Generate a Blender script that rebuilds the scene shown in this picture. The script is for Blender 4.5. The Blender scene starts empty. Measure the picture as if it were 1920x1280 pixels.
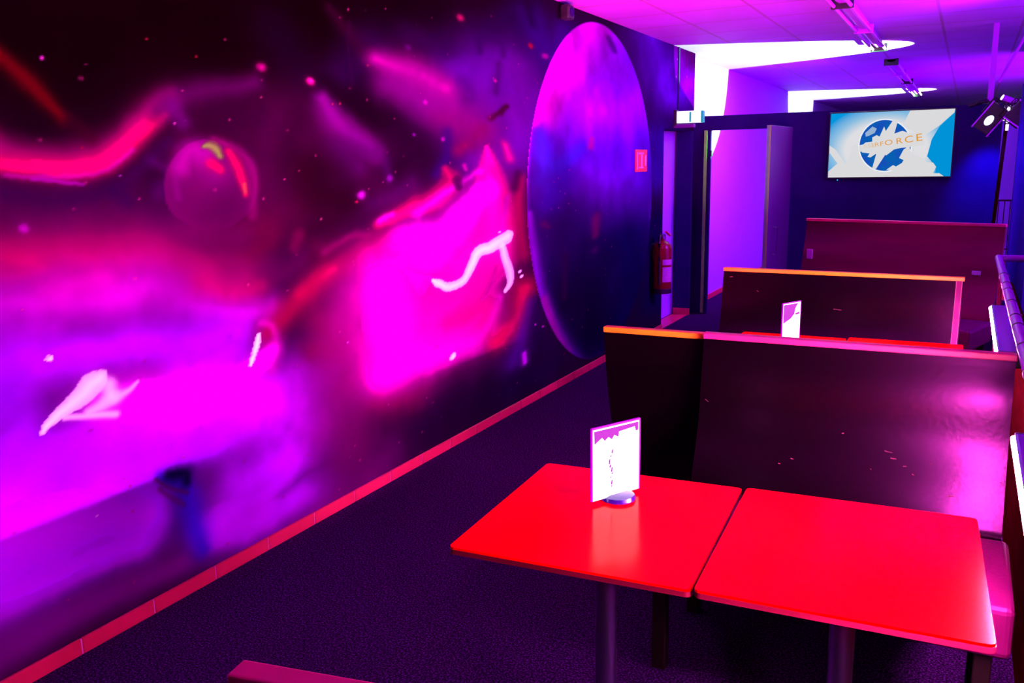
import bpy, bmesh, math, random
import numpy as np
from mathutils import Vector, Matrix
C = bpy.context.scene.collection
PI = math.pi
sc = bpy.context.scene

# ------------------------------------------------------------------ camera
cam_d = bpy.data.cameras.new('camera'); cam = bpy.data.objects.new('camera', cam_d); C.objects.link(cam)
PITCH, ROLL, YAW, EYE = 0.199066527, -0.0191409485, 0.480189029, 1.6
Fv = Vector((math.sin(-YAW)*math.cos(PITCH), math.cos(YAW)*math.cos(PITCH), -math.sin(PITCH)))
Rv = Vector((math.cos(YAW), math.sin(YAW), 0)); Uv = Rv.cross(Fv)
R2 = math.cos(ROLL)*Rv + math.sin(ROLL)*Uv; U2 = -math.sin(ROLL)*Rv + math.cos(ROLL)*Uv
M = Matrix((R2, U2, -Fv)).transposed().to_4x4(); M.translation = Vector((0, 0, EYE))
cam.matrix_world = M
cam_d.sensor_width = 36.0; cam_d.lens = 36.0*1629.155/1920.0; cam_d.clip_start = 0.02
sc.camera = cam

# ------------------------------------------------------------------ world, exposure
w = bpy.data.worlds.new('world'); sc.world = w; w.use_nodes = True
w.node_tree.nodes['Background'].inputs[0].default_value = (0.35, 0.0, 0.6, 1)
w.node_tree.nodes['Background'].inputs[1].default_value = 0.012
sc.view_settings.view_transform = 'Standard'; sc.view_settings.look = 'None'
sc.view_settings.exposure = 0.0; sc.view_settings.gamma = 1.0; sc.view_settings.use_curve_mapping = False

# ------------------------------------------------------------------ room lights
def area(name, loc, target, sx, sy, power, col, spread=180):
    l = bpy.data.lights.new(name, 'AREA'); l.shape = 'RECTANGLE'; l.size = sx; l.size_y = sy
    l.energy = power; l.color = col; l.spread = math.radians(spread)
    o = bpy.data.objects.new(name, l); C.objects.link(o); o.location = loc
    d = Vector(target)-Vector(loc); o.rotation_euler = d.to_track_quat('-Z', 'Y').to_euler(); return o
def spot(name, loc, target, power, col, deg, blend=0.3, r=0.02):
    l = bpy.data.lights.new(name, 'SPOT'); l.energy = power; l.color = col
    l.spot_size = math.radians(deg); l.spot_blend = blend; l.shadow_soft_size = r
    o = bpy.data.objects.new(name, l); C.objects.link(o); o.location = loc
    d = Vector(target)-Vector(loc); o.rotation_euler = d.to_track_quat('-Z', 'Y').to_euler(); return o
# added unseen washes that brighten the near mural and the tables
area('mural_fill', (0.9, 1.2, 2.6), (-2.56, 2.6, 1.3), 1.6, .3, 9, (1, .10, .8), 120)
spot('table_fill', (-0.1, 1.2, 2.6), (-0.3, 2.1, .74), 22, (1, .10, .10), 60, 1, .1)
spot('table_fill', (-0.2, 3.6, 2.6), (-0.3, 4.4, .74), 22, (1, .16, .14), 50, 1, .1)
# added unseen floods that tint the ceiling and the walls violet and pink
area('ceiling_fill', (0.3, 13.0, 1.7), (-1.0, 13.4, 2.7), 3.5, 7, 220, (.42, .002, 1))
area('ceiling_fill', (-1.2, 3.65, .45), (-1.9, 6.0, 2.7), .3, .3, 60, (1, .003, .25), 75)
area('ceiling_fill', (1.6, 7.2, 1.7), (-1.4, 7.6, 2.9), 1.6, 2.5, 110, (.40, .002, 1))
area('wall_fill', (0.4, 7.0, 2.5), (-2.6, 7.2, 1.9), .6, .6, 70, (.42, .02, 1), 110)
area('wall_fill', (-0.9, 10.2, 2.3), (-2.66, 10.6, .8), 1.4, .6, 110, (.40, .002, 1), 150)
# hard white beams grazing the ceiling behind the partition
spot('beam_lamp', (0.45, 9.6, 1.95), (-2.55, 9.6, 2.70), 15000, (.13, 1, .10), 44, .04, .01)
spot('beam_lamp', (0.45, 16.1, 1.95), (-2.55, 16.1, 2.70), 15000, (.13, 1, .10), 44, .04, .01)
spot('stage_beam', (0.17, 8.78, 1.88), (0.14, 9.19, 1.35), 120, (.02, .02, 1), 60, 1, .04)
spot('stage_beam', (0.42, 6.9, 2.2), (0.6, 7.5, 0.4), 120, (.03, .02, 1), 110, 1, .04)
# ------------------------------------------------------------------ materials
def lin(c):
    out = []
    for v in c:
        v = v/255.0; out.append(v/12.92 if v <= .04045 else ((v+.055)/1.055)**2.4)
    return tuple(out)
def mat(name, col, rough=.5, metal=0, spec=.5, emit=None, estr=0, noise=None, bump=None, coat=0, tint=None):
    m = bpy.data.materials.new(name); m.use_nodes = True; nt = m.node_tree; b = nt.nodes['Principled BSDF']
    b.inputs['Base Color'].default_value = (*col, 1); b.inputs['Roughness'].default_value = rough
    b.inputs['Metallic'].default_value = metal; b.inputs['Specular IOR Level'].default_value = spec
    b.inputs['Coat Weight'].default_value = coat
    if tint: b.inputs['Specular Tint'].default_value = (*tint, 1)
    if emit:
        b.inputs['Emission Color'].default_value = (*emit, 1); b.inputs['Emission Strength'].default_value = estr
    tc = nt.nodes.new('ShaderNodeTexCoord')
    if noise:                                   # (scale, second colour, lo, hi)
        n = nt.nodes.new('ShaderNodeTexNoise'); n.inputs['Scale'].default_value = noise[0]; n.inputs['Detail'].default_value = 6
        if len(noise) > 4:
            mp = nt.nodes.new('ShaderNodeMapping'); mp.inputs['Scale'].default_value = noise[4]
            nt.links.new(tc.outputs['Object'], mp.inputs[0]); nt.links.new(mp.outputs[0], n.inputs['Vector'])
        else: nt.links.new(tc.outputs['Object'], n.inputs['Vector'])
        r = nt.nodes.new('ShaderNodeValToRGB'); r.color_ramp.elements[0].position = noise[2]; r.color_ramp.elements[1].position = noise[3]
        r.color_ramp.elements[0].color = (*col, 1); r.color_ramp.elements[1].color = (*noise[1], 1)
        nt.links.new(n.outputs['Fac'], r.inputs[0]); nt.links.new(r.outputs[0], b.inputs['Base Color'])
    if bump:
        n = nt.nodes.new('ShaderNodeTexNoise'); n.inputs['Scale'].default_value = bump[0]; n.inputs['Detail'].default_value = 4
        nt.links.new(tc.outputs['Object'], n.inputs['Vector'])
        bp = nt.nodes.new('ShaderNodeBump'); bp.inputs['Strength'].default_value = bump[1]; bp.inputs['Distance'].default_value = .01
        nt.links.new(n.outputs['Fac'], bp.inputs['Height']); nt.links.new(bp.outputs[0], b.inputs['Normal'])
    return m
TINT = (1, .12, .75)
m_carpet = mat('carpet', (.012, .001, .02), 1, spec=0, noise=(150, (.13, .008, .20), .46, .74), bump=(260, .9))
m_tile = mat('terracotta_tile', (.55, .008, .06), .35, noise=(3, (.7, .01, .09), .3, .7))
m_grout = mat('grout', (.8, .12, .55), .8)
m_table = mat('red_laminate', (1, .0, .0), .16, spec=.03)
m_tedge = mat('table_edge', (.14, .001, .015), .3, noise=(9, (.10, .001, .01), .3, .7))
m_steel = mat('brushed_steel', (.25, .12, .35), .33, metal=1, noise=(40, (.35, .18, .45), .3, .7, (1, 1, .02)))
m_dark = mat('black_plastic', (.008, .003, .014), .5, noise=(30, (.02, .012, .026), .3, .7))
m_wood = mat('dark_lacquered_wood', (.0015, .0001, .0007), .25, spec=.34, tint=TINT, noise=(4, (.003, .0002, .0014), .3, .8, (.4, 1, 2)), bump=(60, .03))
m_wood2 = mat('red_lit_wood', (.075, .0004, .010), .34, spec=.8, tint=TINT, noise=(4, (.15, .001, .022), .3, .75, (.4, 1, 2)), bump=(60, .04))  # red glow of the light put into the base colour of the wood
m_red = mat('side_panel_wood', (.022, .0006, .0015), .95, spec=.0, noise=(6, (.035, .001, .003), .3, .7, (.3, 1, 3)), tint=TINT)
m_leg = mat('bench_leg_wood', (.006, .0004, .0008), .6, spec=.2, noise=(9, (.01, .0006, .001), .3, .7))
m_pink = mat('pink_edge', (.7, .004, .14), .5, noise=(12, (.55, .004, .10), .3, .7))
m_orange = mat('orange_edge', (1, .28, .0), .5, noise=(12, (1, .22, 0), .3, .7))
m_seat = mat('seat_upholstery', (.09, .001, .035), .45, tint=TINT, noise=(14, (.13, .002, .05), .3, .7), bump=(90, .1))
m_scuff = mat('scuff', (.22, .004, .05), .7, noise=(90, (.06, .002, .02), .35, .65))
m_part = mat('partition_paint', (.016, .0, .085), .7, spec=.05, noise=(4, (.024, .0, .105), .3, .7), bump=(120, .05))
m_violet = mat('pale_wall_paint', (.40, .035, .9), .8, noise=(3, (.43, .04, .95), .3, .7), bump=(80, .03))
m_beige = mat('door_edge_beige', (.26, .85, .10), .45, noise=(20, (.22, .75, .08), .3, .7))
m_chrome = mat('chrome_edge', (.22, .9, .3), .3, metal=.4, noise=(20, (.2, .8, .25), .3, .7))
m_door = mat('door_leaf_paint', (.11, .0, .17), .45, noise=(5, (.13, .0, .2), .3, .7))
m_batten = mat('batten_white', (.45, .04, .9), .4, noise=(20, (.4, .03, .8), .3, .7))
m_hous = mat('lamp_housing', (.12, .003, .60), .4, tint=(.5, .02, 1), noise=(20, (.10, .003, .52), .3, .7))
m_fixt = mat('fixture_white', (.6, .04, .9), .45, spec=.1, noise=(20, (.6, .04, .8), .3, .7))
m_extr = mat('extinguisher_red', (.25, .003, .01), .3, noise=(8, (.2, .002, .01), .3, .7))
m_label = mat('pale_label', (.6, .3, .6), .6, noise=(40, (.5, .2, .5), .3, .7))
m_signred = mat('sign_red', (.85, .01, .06), .5, noise=(20, (.75, .01, .05), .3, .7))
m_curtain = mat('black_curtain', (.01, .002, .16), .9, noise=(9, (.03, .015, .16), .3, .7))
m_tube = mat('lamp_tube', (.9, .3, .9), .4, emit=(1, .34, .88), estr=2600)
m_exit = mat('exit_diffuser', (.6, .9, .8), .4, emit=(.80, 1, .93), estr=.9)
m_green = mat('exit_green', (0, .3, .2), .4, emit=(0, .32, .2), estr=.7)
m_lens = mat('lamp_lens', (.5, .6, 1), .2, emit=(.75, .9, 1), estr=1.6)
m_lensm = mat('lamp_lens_pink', (.9, .6, 1), .2, emit=(1, .85, 1), estr=1.3)
m_card = mat('glowing_card', (.1, .1, .1), .35, emit=(.80, .84, .82), estr=3.0, noise=(14, (.13, .13, .13), .3, .7))  # emission added to the white paper card for its overexposed glow
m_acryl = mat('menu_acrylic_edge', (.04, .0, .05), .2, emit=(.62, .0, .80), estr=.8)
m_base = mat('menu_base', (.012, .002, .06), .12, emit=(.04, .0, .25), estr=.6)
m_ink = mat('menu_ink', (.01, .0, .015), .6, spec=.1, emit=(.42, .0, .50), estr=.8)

# ------------------------------------------------------------------ builders
def setp(o, label=None, cat=None, group=None, kind=None):
    if label: o['label'] = label
    if cat: o['category'] = cat
    if group: o['group'] = group
    if kind: o['kind'] = kind
    return o
def thing(name, label, cat, loc=(0, 0, 0), rz=0, group=None):
    o = bpy.data.objects.new(name, None); o.empty_display_size = .05; C.objects.link(o)
    o.location = loc; o.rotation_euler = (0, 0, rz); return setp(o, label, cat, group)
def obj(name, bm, m, parent=None, smooth=False, loc=None, rot=None):
    me = bpy.data.meshes.new(name); bmesh.ops.recalc_face_normals(bm, faces=bm.faces)
    bm.to_mesh(me); bm.free()
    if smooth:
        for p in me.polygons: p.use_smooth = True
        me.set_sharp_from_angle(angle=.8)
    for mm in (m if isinstance(m, (list, tuple)) else [m]): me.materials.append(mm)
    o = bpy.data.objects.new(name, me); C.objects.link(o)
    if parent: o.parent = parent
    if loc: o.location = loc
    if rot: o.rotation_euler = rot
    return o
def box(bm, a, b, bev=0, seg=2, mtx=None):
    """axis-aligned box between corners a and b, optionally bevelled / transformed"""
    t = bmesh.new(); bmesh.ops.create_cube(t, size=1)
    for v in t.verts:
        v.co = Vector([(a[i]+b[i])/2 + v.co[i]*(b[i]-a[i]) for i in range(3)])
    if bev: bmesh.ops.bevel(t, geom=list(t.edges)+list(t.verts), offset=bev, segments=seg, profile=.5, affect='EDGES')
    if mtx: bmesh.ops.transform(t, matrix=mtx, verts=t.verts)
    merge(bm, t)
def merge(bm, t):
    me = bpy.data.meshes.new('tmp'); t.to_mesh(me); t.free(); bm.from_mesh(me); bpy.data.meshes.remove(me)
def cyl(bm, p, q, r, r2=None, n=20):
    p = Vector(p); q = Vector(q); d = q-p; t = bmesh.new()
    bmesh.ops.create_cone(t, cap_ends=True, segments=n, radius1=r, radius2=r if r2 is None else r2, depth=d.length)
    mt = d.to_track_quat('Z', 'Y').to_matrix().to_4x4(); mt.translation = (p+q)/2
    bmesh.ops.transform(t, matrix=mt, verts=t.verts); merge(bm, t)
def lathe(bm, prof, n=28, c=(0, 0, 0)):
    rings = []
    for r, z in prof:
        rings.append([bm.verts.new((c[0]+r*math.cos(2*PI*k/n), c[1]+r*math.sin(2*PI*k/n), c[2]+z)) for k in range(n)])
    for a, b in zip(rings, rings[1:]):
        for k in range(n): bm.faces.new((a[k], a[(k+1) % n], b[(k+1) % n], b[k]))
    bm.faces.new(rings[0][::-1]); bm.faces.new(rings[-1])
def tube(bm, pts, r, n=10):
    rings = []
    pts = [Vector(p) for p in pts]
    for i, p in enumerate(pts):
        d = (pts[min(i+1, len(pts)-1)]-pts[max(i-1, 0)]).normalized()
        q = d.to_track_quat('Z', 'Y')
        rings.append([bm.verts.new(p+q @ Vector((r*math.cos(2*PI*k/n), r*math.sin(2*PI*k/n), 0))) for k in range(n)])
    for a, b in zip(rings, rings[1:]):
        for k in range(n): bm.faces.new((a[k], a[(k+1) % n], b[(k+1) % n], b[k]))
    bm.faces.new(rings[0][::-1]); bm.faces.new(rings[-1])
def prism(bm, pts, d, mtx=None):
    """closed outline (list of 3D points) extruded by the vector d"""
    t = bmesh.new(); a = [t.verts.new(p) for p in pts]; b = [t.verts.new(Vector(p)+Vector(d)) for p in pts]; n = len(pts)
    t.faces.new(a); t.faces.new(b[::-1])
    for i in range(n): t.faces.new((a[i], b[i], b[(i+1) % n], a[(i+1) % n]))
    if mtx: bmesh.ops.transform(t, matrix=mtx, verts=t.verts)
    merge(bm, t)
def rrect(w, d, r, n=6):
    pts = []
    for cx, cy, a0 in ((w/2-r, d/2-r, 0), (-w/2+r, d/2-r, 90), (-w/2+r, -d/2+r, 180), (w/2-r, -d/2+r, 270)):
        for k in range(n+1):
            a = math.radians(a0+90*k/n); pts.append((cx+r*math.cos(a), cy+r*math.sin(a)))
    return pts
def B(): return bmesh.new()
def simple(name, boxes, m, parent=None, bev=0):
    bm = B()
    for a, b in boxes: box(bm, a, b, bev)
    return obj(name, bm, m, parent)
def struct(o): o['kind'] = 'structure'; return o

# ------------------------------------------------------------------ setting: floor, ceiling, mural wall
WX, FX, CZ, PY = -2.568, -2.66, 2.69, 9.19
struct(simple('floor', [((-2.95, -1.5, -.1), (5, 24.2, 0))], m_carpet))
struct(simple('trim_1', [((-2.735, 8.1, -.02), (-2.572, 9.04, .006))], m_tile))            # threshold tiles of the side doorway

def ceiling_mat():
    m = bpy.data.materials.new('ceiling_tiles'); m.use_nodes = True; nt = m.node_tree; b = nt.nodes['Principled BSDF']
    tc = nt.nodes.new('ShaderNodeTexCoord'); sx = nt.nodes.new('ShaderNodeSeparateXYZ'); nt.links.new(tc.outputs['Object'], sx.inputs[0])
    def mth(op, a, v=None, b_=None):
        n = nt.nodes.new('ShaderNodeMath'); n.operation = op
        if isinstance(a, (int, float)): n.inputs[0].default_value = a
        else: nt.links.new(a, n.inputs[0])
        if v is not None: n.inputs[1].default_value = v
        if b_ is not None: nt.links.new(b_, n.inputs[1])
        return n.outputs[0]
    def line(out, off):
        a = mth('ADD', out, off); a = mth('DIVIDE', a, .595); a = mth('FRACT', a); a = mth('SUBTRACT', a, .5); a = mth('ABSOLUTE', a)
        return mth('GREATER_THAN', a, .5-.017)
    g = mth('MAXIMUM', line(sx.outputs[0], 2.072+5.95), None, line(sx.outputs[1], -6.6+11.9))
    n = nt.nodes.new('ShaderNodeTexNoise'); n.inputs['Scale'].default_value = 90; nt.links.new(tc.outputs['Object'], n.inputs['Vector'])
    n2 = nt.nodes.new('ShaderNodeTexNoise'); n2.inputs['Scale'].default_value = .9; nt.links.new(tc.outputs['Object'], n2.inputs['Vector'])
    r = nt.nodes.new('ShaderNodeValToRGB'); r.color_ramp.elements[0].color = (.46, .05, .72, 1); r.color_ramp.elements[1].color = (.57, .065, .88, 1)
    r.color_ramp.elements[0].position = .35; r.color_ramp.elements[1].position = .65
    nt.links.new(n2.outputs['Fac'], r.inputs[0])
    mx = nt.nodes.new('ShaderNodeMixRGB'); nt.links.new(g, mx.inputs[0]); nt.links.new(r.outputs[0], mx.inputs[1]); mx.inputs[2].default_value = (.36, .05, .45, 1)
    nt.links.new(mx.outputs[0], b.inputs['Base Color']); b.inputs['Roughness'].default_value = .75
    bp = nt.nodes.new('ShaderNodeBump'); bp.inputs['Strength'].default_value = .15; bp.inputs['Distance'].default_value = .003
    nt.links.new(n.outputs['Fac'], bp.inputs['Height']); nt.links.new(bp.outputs[0], b.inputs['Normal'])
    return m
struct(simple('ceiling', [((-2.95, -1.5, CZ), (5, 24.2, CZ+.1))], ceiling_mat()))

MURAL = [  # mural strokes, with light and falloff on the wall mixed into their colours
 ([(1.278,1.965,0.4113,0.4428),(1.564,2.008,0.479,0.464),(1.921,2.063,0.5696,0.4902),(2.297,2.122,0.6725,0.5178),(2.611,2.175,0.764,0.5405),(2.875,2.224,0.8451,0.5594),(3.177,2.28,0.9424,0.581)],(24,0,8),1,0),
 ([(1.868,1.972,0.2153,0.1889),(2.54,2.077,0.2797,0.2021)],(22,0,8),0.8,0),
 ([(3.571,2.335,0.3901,0.2208),(4.946,2.587,0.5472,0.24)],(26,0,12),0.95,0),
 ([(2.896,2.158,0.1664,0.1098),(3.013,2.02,0.1772,0.1143)],(32,0,40),0.6,0),
 ([(2.25,1.737,0.1831,0.1445),(2.425,1.757,0.1901,0.1429),(2.618,1.778,0.1976,0.1412),(2.795,1.793,0.2022,0.1382),(2.926,1.795,0.2009,0.1331),(3.025,1.788,0.1955,0.1266),(3.129,1.781,0.1893,0.1197)],(58,0,42),0.8,0),
 ([(1.996,1.47,0.1609,0.1377),(1.873,1.472,0.1501,0.1335),(1.758,1.474,0.1404,0.1295),(1.728,1.468,0.1361,0.1268),(1.834,1.447,0.1396,0.1257),(2.041,1.414,0.1485,0.1256),(2.278,1.376,0.1586,0.1255)],(96,0,84),0.8,0),
 ([(1.636,1.537,0.0637,0.0611),(1.703,1.533,0.0666,0.0625),(1.773,1.528,0.0698,0.0639),(1.844,1.52,0.073,0.0654),(1.915,1.505,0.0764,0.067),(1.985,1.486,0.0798,0.0685),(2.059,1.466,0.0835,0.0702)],(74,0,66),0.7,0),
 ([(2.756,1.427,0.243,0.1695),(2.954,1.439,0.2223,0.1479)],(88,0,56),0.85,0),
 ([(1.517,1.373,0.0872,0.0875),(1.579,1.37,0.0861,0.0846),(1.643,1.367,0.0848,0.0815),(1.714,1.364,0.0861,0.0808),(1.795,1.361,0.0927,0.0847),(1.886,1.358,0.1029,0.0915),(1.981,1.349,0.1125,0.0971),(2.081,1.33,0.1193,0.1),(2.187,1.304,0.1247,0.1015),(2.291,1.277,0.1286,0.1017),(2.389,1.253,0.1299,0.1001),(2.482,1.229,0.129,0.097),(2.581,1.204,0.1278,0.0937)],(190,0,100),0.9,0),
 ([(1.642,1.345,0.0433,0.0416),(1.677,1.336,0.0389,0.037),(1.713,1.327,0.0343,0.0322),(1.726,1.319,0.0321,0.03),(1.699,1.312,0.034,0.0321),(1.65,1.306,0.0383,0.0368),(1.603,1.301,0.0423,0.0413)],(205,0,70),0.5,0),
 ([(1.438,1.244,0.1137,0.1178),(1.522,1.224,0.1182,0.1189),(1.611,1.203,0.1231,0.1202),(1.69,1.189,0.1265,0.1203),(1.742,1.192,0.1259,0.1177),(1.778,1.204,0.1233,0.1138),(1.823,1.213,0.1227,0.1117),(1.89,1.213,0.1268,0.113),(1.97,1.209,0.1337,0.1163),(2.047,1.2,0.1407,0.1196),(2.115,1.186,0.1475,0.123),(2.18,1.166,0.1544,0.1264),(2.25,1.143,0.1584,0.1272),(2.333,1.114,0.1581,0.1242),(2.421,1.08,0.1539,0.1182),(2.506,1.053,0.146,0.1097),(2.579,1.04,0.1331,0.0981),(2.646,1.036,0.1158,0.084),(2.714,1.032,0.0973,0.0694)],(208,0,205),0.97,0),
 ([(2.384,1.186,0.0815,0.063),(2.436,1.167,0.0824,0.0628),(2.49,1.147,0.0832,0.0626),(2.544,1.133,0.0815,0.0605),(2.594,1.13,0.0752,0.0551),(2.644,1.133,0.0658,0.0476),(2.694,1.135,0.0559,0.0399)],(212,0,100),0.7,0),
 ([(1.737,1.267,0.0694,0.0649),(1.971,1.274,0.0535,0.0464)],(222,0,190),0.5,0),
 ([(1.63,1.132,0.0567,0.0551),(1.739,1.148,0.0468,0.0438)],(140,0,140),0.5,0),
 ([(2.526,1.231,0.0803,0.0597),(2.733,1.209,0.0891,0.0629)],(120,0,96),0.5,0),
 ([(1.464,1.002,0.177,0.1829),(1.527,1.003,0.1709,0.1727),(1.593,1.005,0.164,0.162),(1.665,1.007,0.1577,0.152),(1.749,1.01,0.1514,0.1419),(1.842,1.015,0.1457,0.1326),(1.937,1.013,0.1441,0.1273),(2.033,1.002,0.1522,0.1307),(2.131,0.983,0.1667,0.1392),(2.229,0.966,0.1773,0.1439),(2.34,0.955,0.177,0.1394),(2.452,0.946,0.1701,0.13),(2.521,0.931,0.1629,0.1224),(2.512,0.906,0.1591,0.1199),(2.455,0.877,0.1564,0.1197),(2.399,0.848,0.1537,0.1195)],(186,0,262),0.97,0),
 ([(1.549,0.915,0.1259,0.1266),(1.575,0.88,0.1111,0.1108),(1.602,0.844,0.0956,0.0945),(1.604,0.815,0.0877,0.0868),(1.562,0.798,0.0933,0.0937),(1.496,0.79,0.106,0.1089),(1.433,0.782,0.1174,0.1235)],(140,0,235),0.8,0),
 ([(2.266,0.846,0.0781,0.063),(2.453,0.836,0.0863,0.0662)],(170,0,262),0.8,0),
 ([(1.687,0.628,0.2113,0.2043),(1.774,0.645,0.2055,0.1931),(1.866,0.662,0.1987,0.1813),(1.959,0.674,0.1935,0.1715),(2.053,0.678,0.1914,0.1649),(2.149,0.676,0.1919,0.1607),(2.245,0.673,0.1951,0.159),(2.339,0.672,0.2039,0.1619),(2.431,0.669,0.2167,0.1679),(2.521,0.665,0.2255,0.1707),(2.606,0.66,0.2252,0.1668),(2.688,0.655,0.2193,0.1591),(2.772,0.649,0.2127,0.1512)],(225,0,290),0.97,0),
 ([(1.913,0.822,0.1065,0.0954),(1.986,0.818,0.1078,0.0944),(2.062,0.813,0.1091,0.0933),(2.136,0.805,0.1093,0.0916),(2.202,0.785,0.1079,0.0888),(2.264,0.761,0.1053,0.0851),(2.333,0.746,0.1018,0.0808),(2.419,0.749,0.097,0.0753),(2.514,0.764,0.091,0.0688),(2.594,0.783,0.0852,0.0631),(2.645,0.803,0.0808,0.059),(2.678,0.826,0.0773,0.0559),(2.711,0.85,0.0736,0.0528)],(300,0,290),0.9,0),
 ([(2.576,0.326,0.3149,0.2372),(2.69,0.354,0.3016,0.2206),(2.81,0.383,0.2862,0.2031),(2.849,0.384,0.2683,0.1886),(2.713,0.331,0.2477,0.1803),(2.51,0.255,0.2294,0.1762),(2.41,0.199,0.2188,0.1728),(2.487,0.175,0.218,0.1688),(2.666,0.164,0.2228,0.1648),(2.862,0.152,0.2275,0.1605)],(215,0,300),0.95,0),
 ([(1.652,0.641,0.1375,0.1346),(1.759,0.621,0.1361,0.1286),(1.873,0.601,0.1341,0.1223),(1.992,0.585,0.1304,0.1147),(2.112,0.577,0.124,0.1053),(2.236,0.576,0.1152,0.0944),(2.367,0.574,0.1047,0.0828)],(190,0,310),0.8,0),
 ([(1.401,0.559,0.1947,0.2085),(1.462,0.531,0.19,0.1992),(1.526,0.503,0.1846,0.1894),(1.594,0.481,0.1785,0.179),(1.668,0.473,0.171,0.1672),(1.747,0.473,0.1624,0.1547),(1.825,0.466,0.1552,0.1442),(1.896,0.445,0.1512,0.1375),(1.965,0.416,0.1494,0.1331),(2.037,0.386,0.1473,0.1286)],(250,0,370),0.95,0),
 ([(1.369,0.333,0.1356,0.1479),(1.433,0.324,0.1351,0.144),(1.5,0.314,0.1344,0.1399),(1.57,0.308,0.1335,0.1356),(1.648,0.31,0.1326,0.1311),(1.729,0.316,0.1314,0.1264),(1.806,0.318,0.1291,0.1212),(1.868,0.31,0.1251,0.1152),(1.922,0.298,0.1201,0.1088),(1.978,0.286,0.1146,0.1021)],(240,0,330),0.9,0),
 ([(2.323,0.188,0.1395,0.1128),(2.561,0.189,0.1574,0.1195)],(230,0,290),0.7,0),
 ([(1.44,0.135,0.0826,0.0883),(1.51,0.137,0.0837,0.0872),(1.583,0.14,0.0847,0.0861),(1.661,0.141,0.0859,0.085),(1.749,0.141,0.0878,0.0844),(1.845,0.14,0.09,0.0838),(1.936,0.138,0.0903,0.0819),(2.013,0.134,0.0875,0.0774),(2.082,0.13,0.0823,0.0714),(2.154,0.125,0.0767,0.0652)],(190,0,200),0.8,0),
 ([(3.02,0.638,0.2386,0.16),(3.056,0.709,0.2041,0.1354),(3.092,0.781,0.1686,0.1107),(3.111,0.795,0.1479,0.0967),(3.099,0.712,0.1532,0.1007),(3.068,0.571,0.174,0.1156),(3.038,0.43,0.1944,0.1306)],(175,0,190),0.8,0),
 ([(2.882,0.719,0.1161,0.0802),(2.915,0.514,0.1649,0.1137)],(200,0,245),0.8,0),
 ([(3.187,0.547,0.2064,0.1336),(3.246,0.29,0.2357,0.1517)],(140,0,110),0.75,0),
 ([(3.395,0.767,0.1896,0.1166),(3.339,0.617,0.1646,0.1029)],(170,0,120),0.7,0),
 ([(3.573,0.134,0.2467,0.1488),(3.41,0.096,0.2416,0.151),(3.255,0.061,0.2367,0.153),(3.119,0.033,0.2259,0.1507),(3.006,0.015,0.2064,0.1414),(2.906,0.004,0.1829,0.1283),(2.81,-0.007,0.1612,0.1157)],(150,0,140),0.7,0),
 ([(3.505,0.469,0.1419,0.086),(3.792,0.368,0.1595,0.0915)],(200,0,90),0.6,0),
 ([(3.942,0.207,0.3538,0.1981),(4.112,0.214,0.3762,0.204),(4.292,0.221,0.4007,0.2103),(4.491,0.227,0.4287,0.2172),(4.717,0.23,0.4617,0.2252),(4.969,0.231,0.4999,0.2341),(5.241,0.233,0.5429,0.2437)],(44,0,60),0.9,0),
 ([(2.099,0.503,0.0303,0.0259),(2.128,0.486,0.037,0.0313),(2.156,0.47,0.0439,0.0369),(2.18,0.45,0.0509,0.0425),(2.196,0.428,0.0585,0.0487),(2.206,0.404,0.0661,0.0549),(2.215,0.373,0.0716,0.0594),(2.221,0.334,0.0742,0.0615),(2.226,0.289,0.0746,0.0618),(2.232,0.247,0.0728,0.0603),(2.241,0.211,0.0681,0.0564),(2.252,0.178,0.0612,0.0505),(2.263,0.145,0.0542,0.0446)],(60,0,230),0.85,0),  # from here, lamp shadow with blue and red bands painted onto the wall
 ([(2.094,0.459,0.0121,0.0104),(2.195,0.359,0.0129,0.0108)],(140,0,110),0.5,0),
 ([(2.075,0.497,0.009,0.0077),(2.212,0.396,0.0097,0.0081)],(140,0,60),0.5,0),
 ([(2.148,0.499,0.0311,0.0262),(2.17,0.492,0.0343,0.0287),(2.192,0.485,0.0376,0.0313),(2.209,0.477,0.0387,0.032),(2.216,0.465,0.036,0.0298),(2.216,0.451,0.031,0.0256),(2.217,0.437,0.026,0.0215)],(16,0,60),0.9,0),
 ([(4.293,2.143,0.2525,0.1253),(4.457,2.139,0.3726,0.1796),(4.63,2.134,0.507,0.2373),(4.787,2.109,0.6171,0.2817),(4.935,2.047,0.6806,0.3039),(5.06,1.96,0.7049,0.3094),(5.099,1.87,0.688,0.301),(4.995,1.788,0.6184,0.2756),(4.808,1.711,0.5172,0.2381),(4.631,1.638,0.426,0.2024)],(112,0,196),0.95,0),
 ([(2.775,1.6,0.2428,0.1678),(2.8,1.677,0.2448,0.1677),(2.826,1.755,0.2468,0.1676),(2.891,1.796,0.254,0.1697),(3.041,1.777,0.2744,0.1771),(3.249,1.715,0.3041,0.1877),(3.428,1.641,0.3256,0.1938),(3.513,1.569,0.3239,0.1898),(3.547,1.489,0.3084,0.1799),(3.582,1.408,0.2923,0.1697)],(84,0,66),0.85,0),
 ([(3.557,2.164,0.2234,0.1275),(3.301,2.022,0.1514,0.0915)],(60,0,84),0.7,0),
 ([(4.188,2.23,0.1709,0.0862),(3.833,2.244,0.1244,0.067)],(60,0,80),0.6,0),
 ([(4.453,1.863,0.3975,0.1933),(4.167,1.909,0.3152,0.1611)],(118,0,150),0.8,0),
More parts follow.
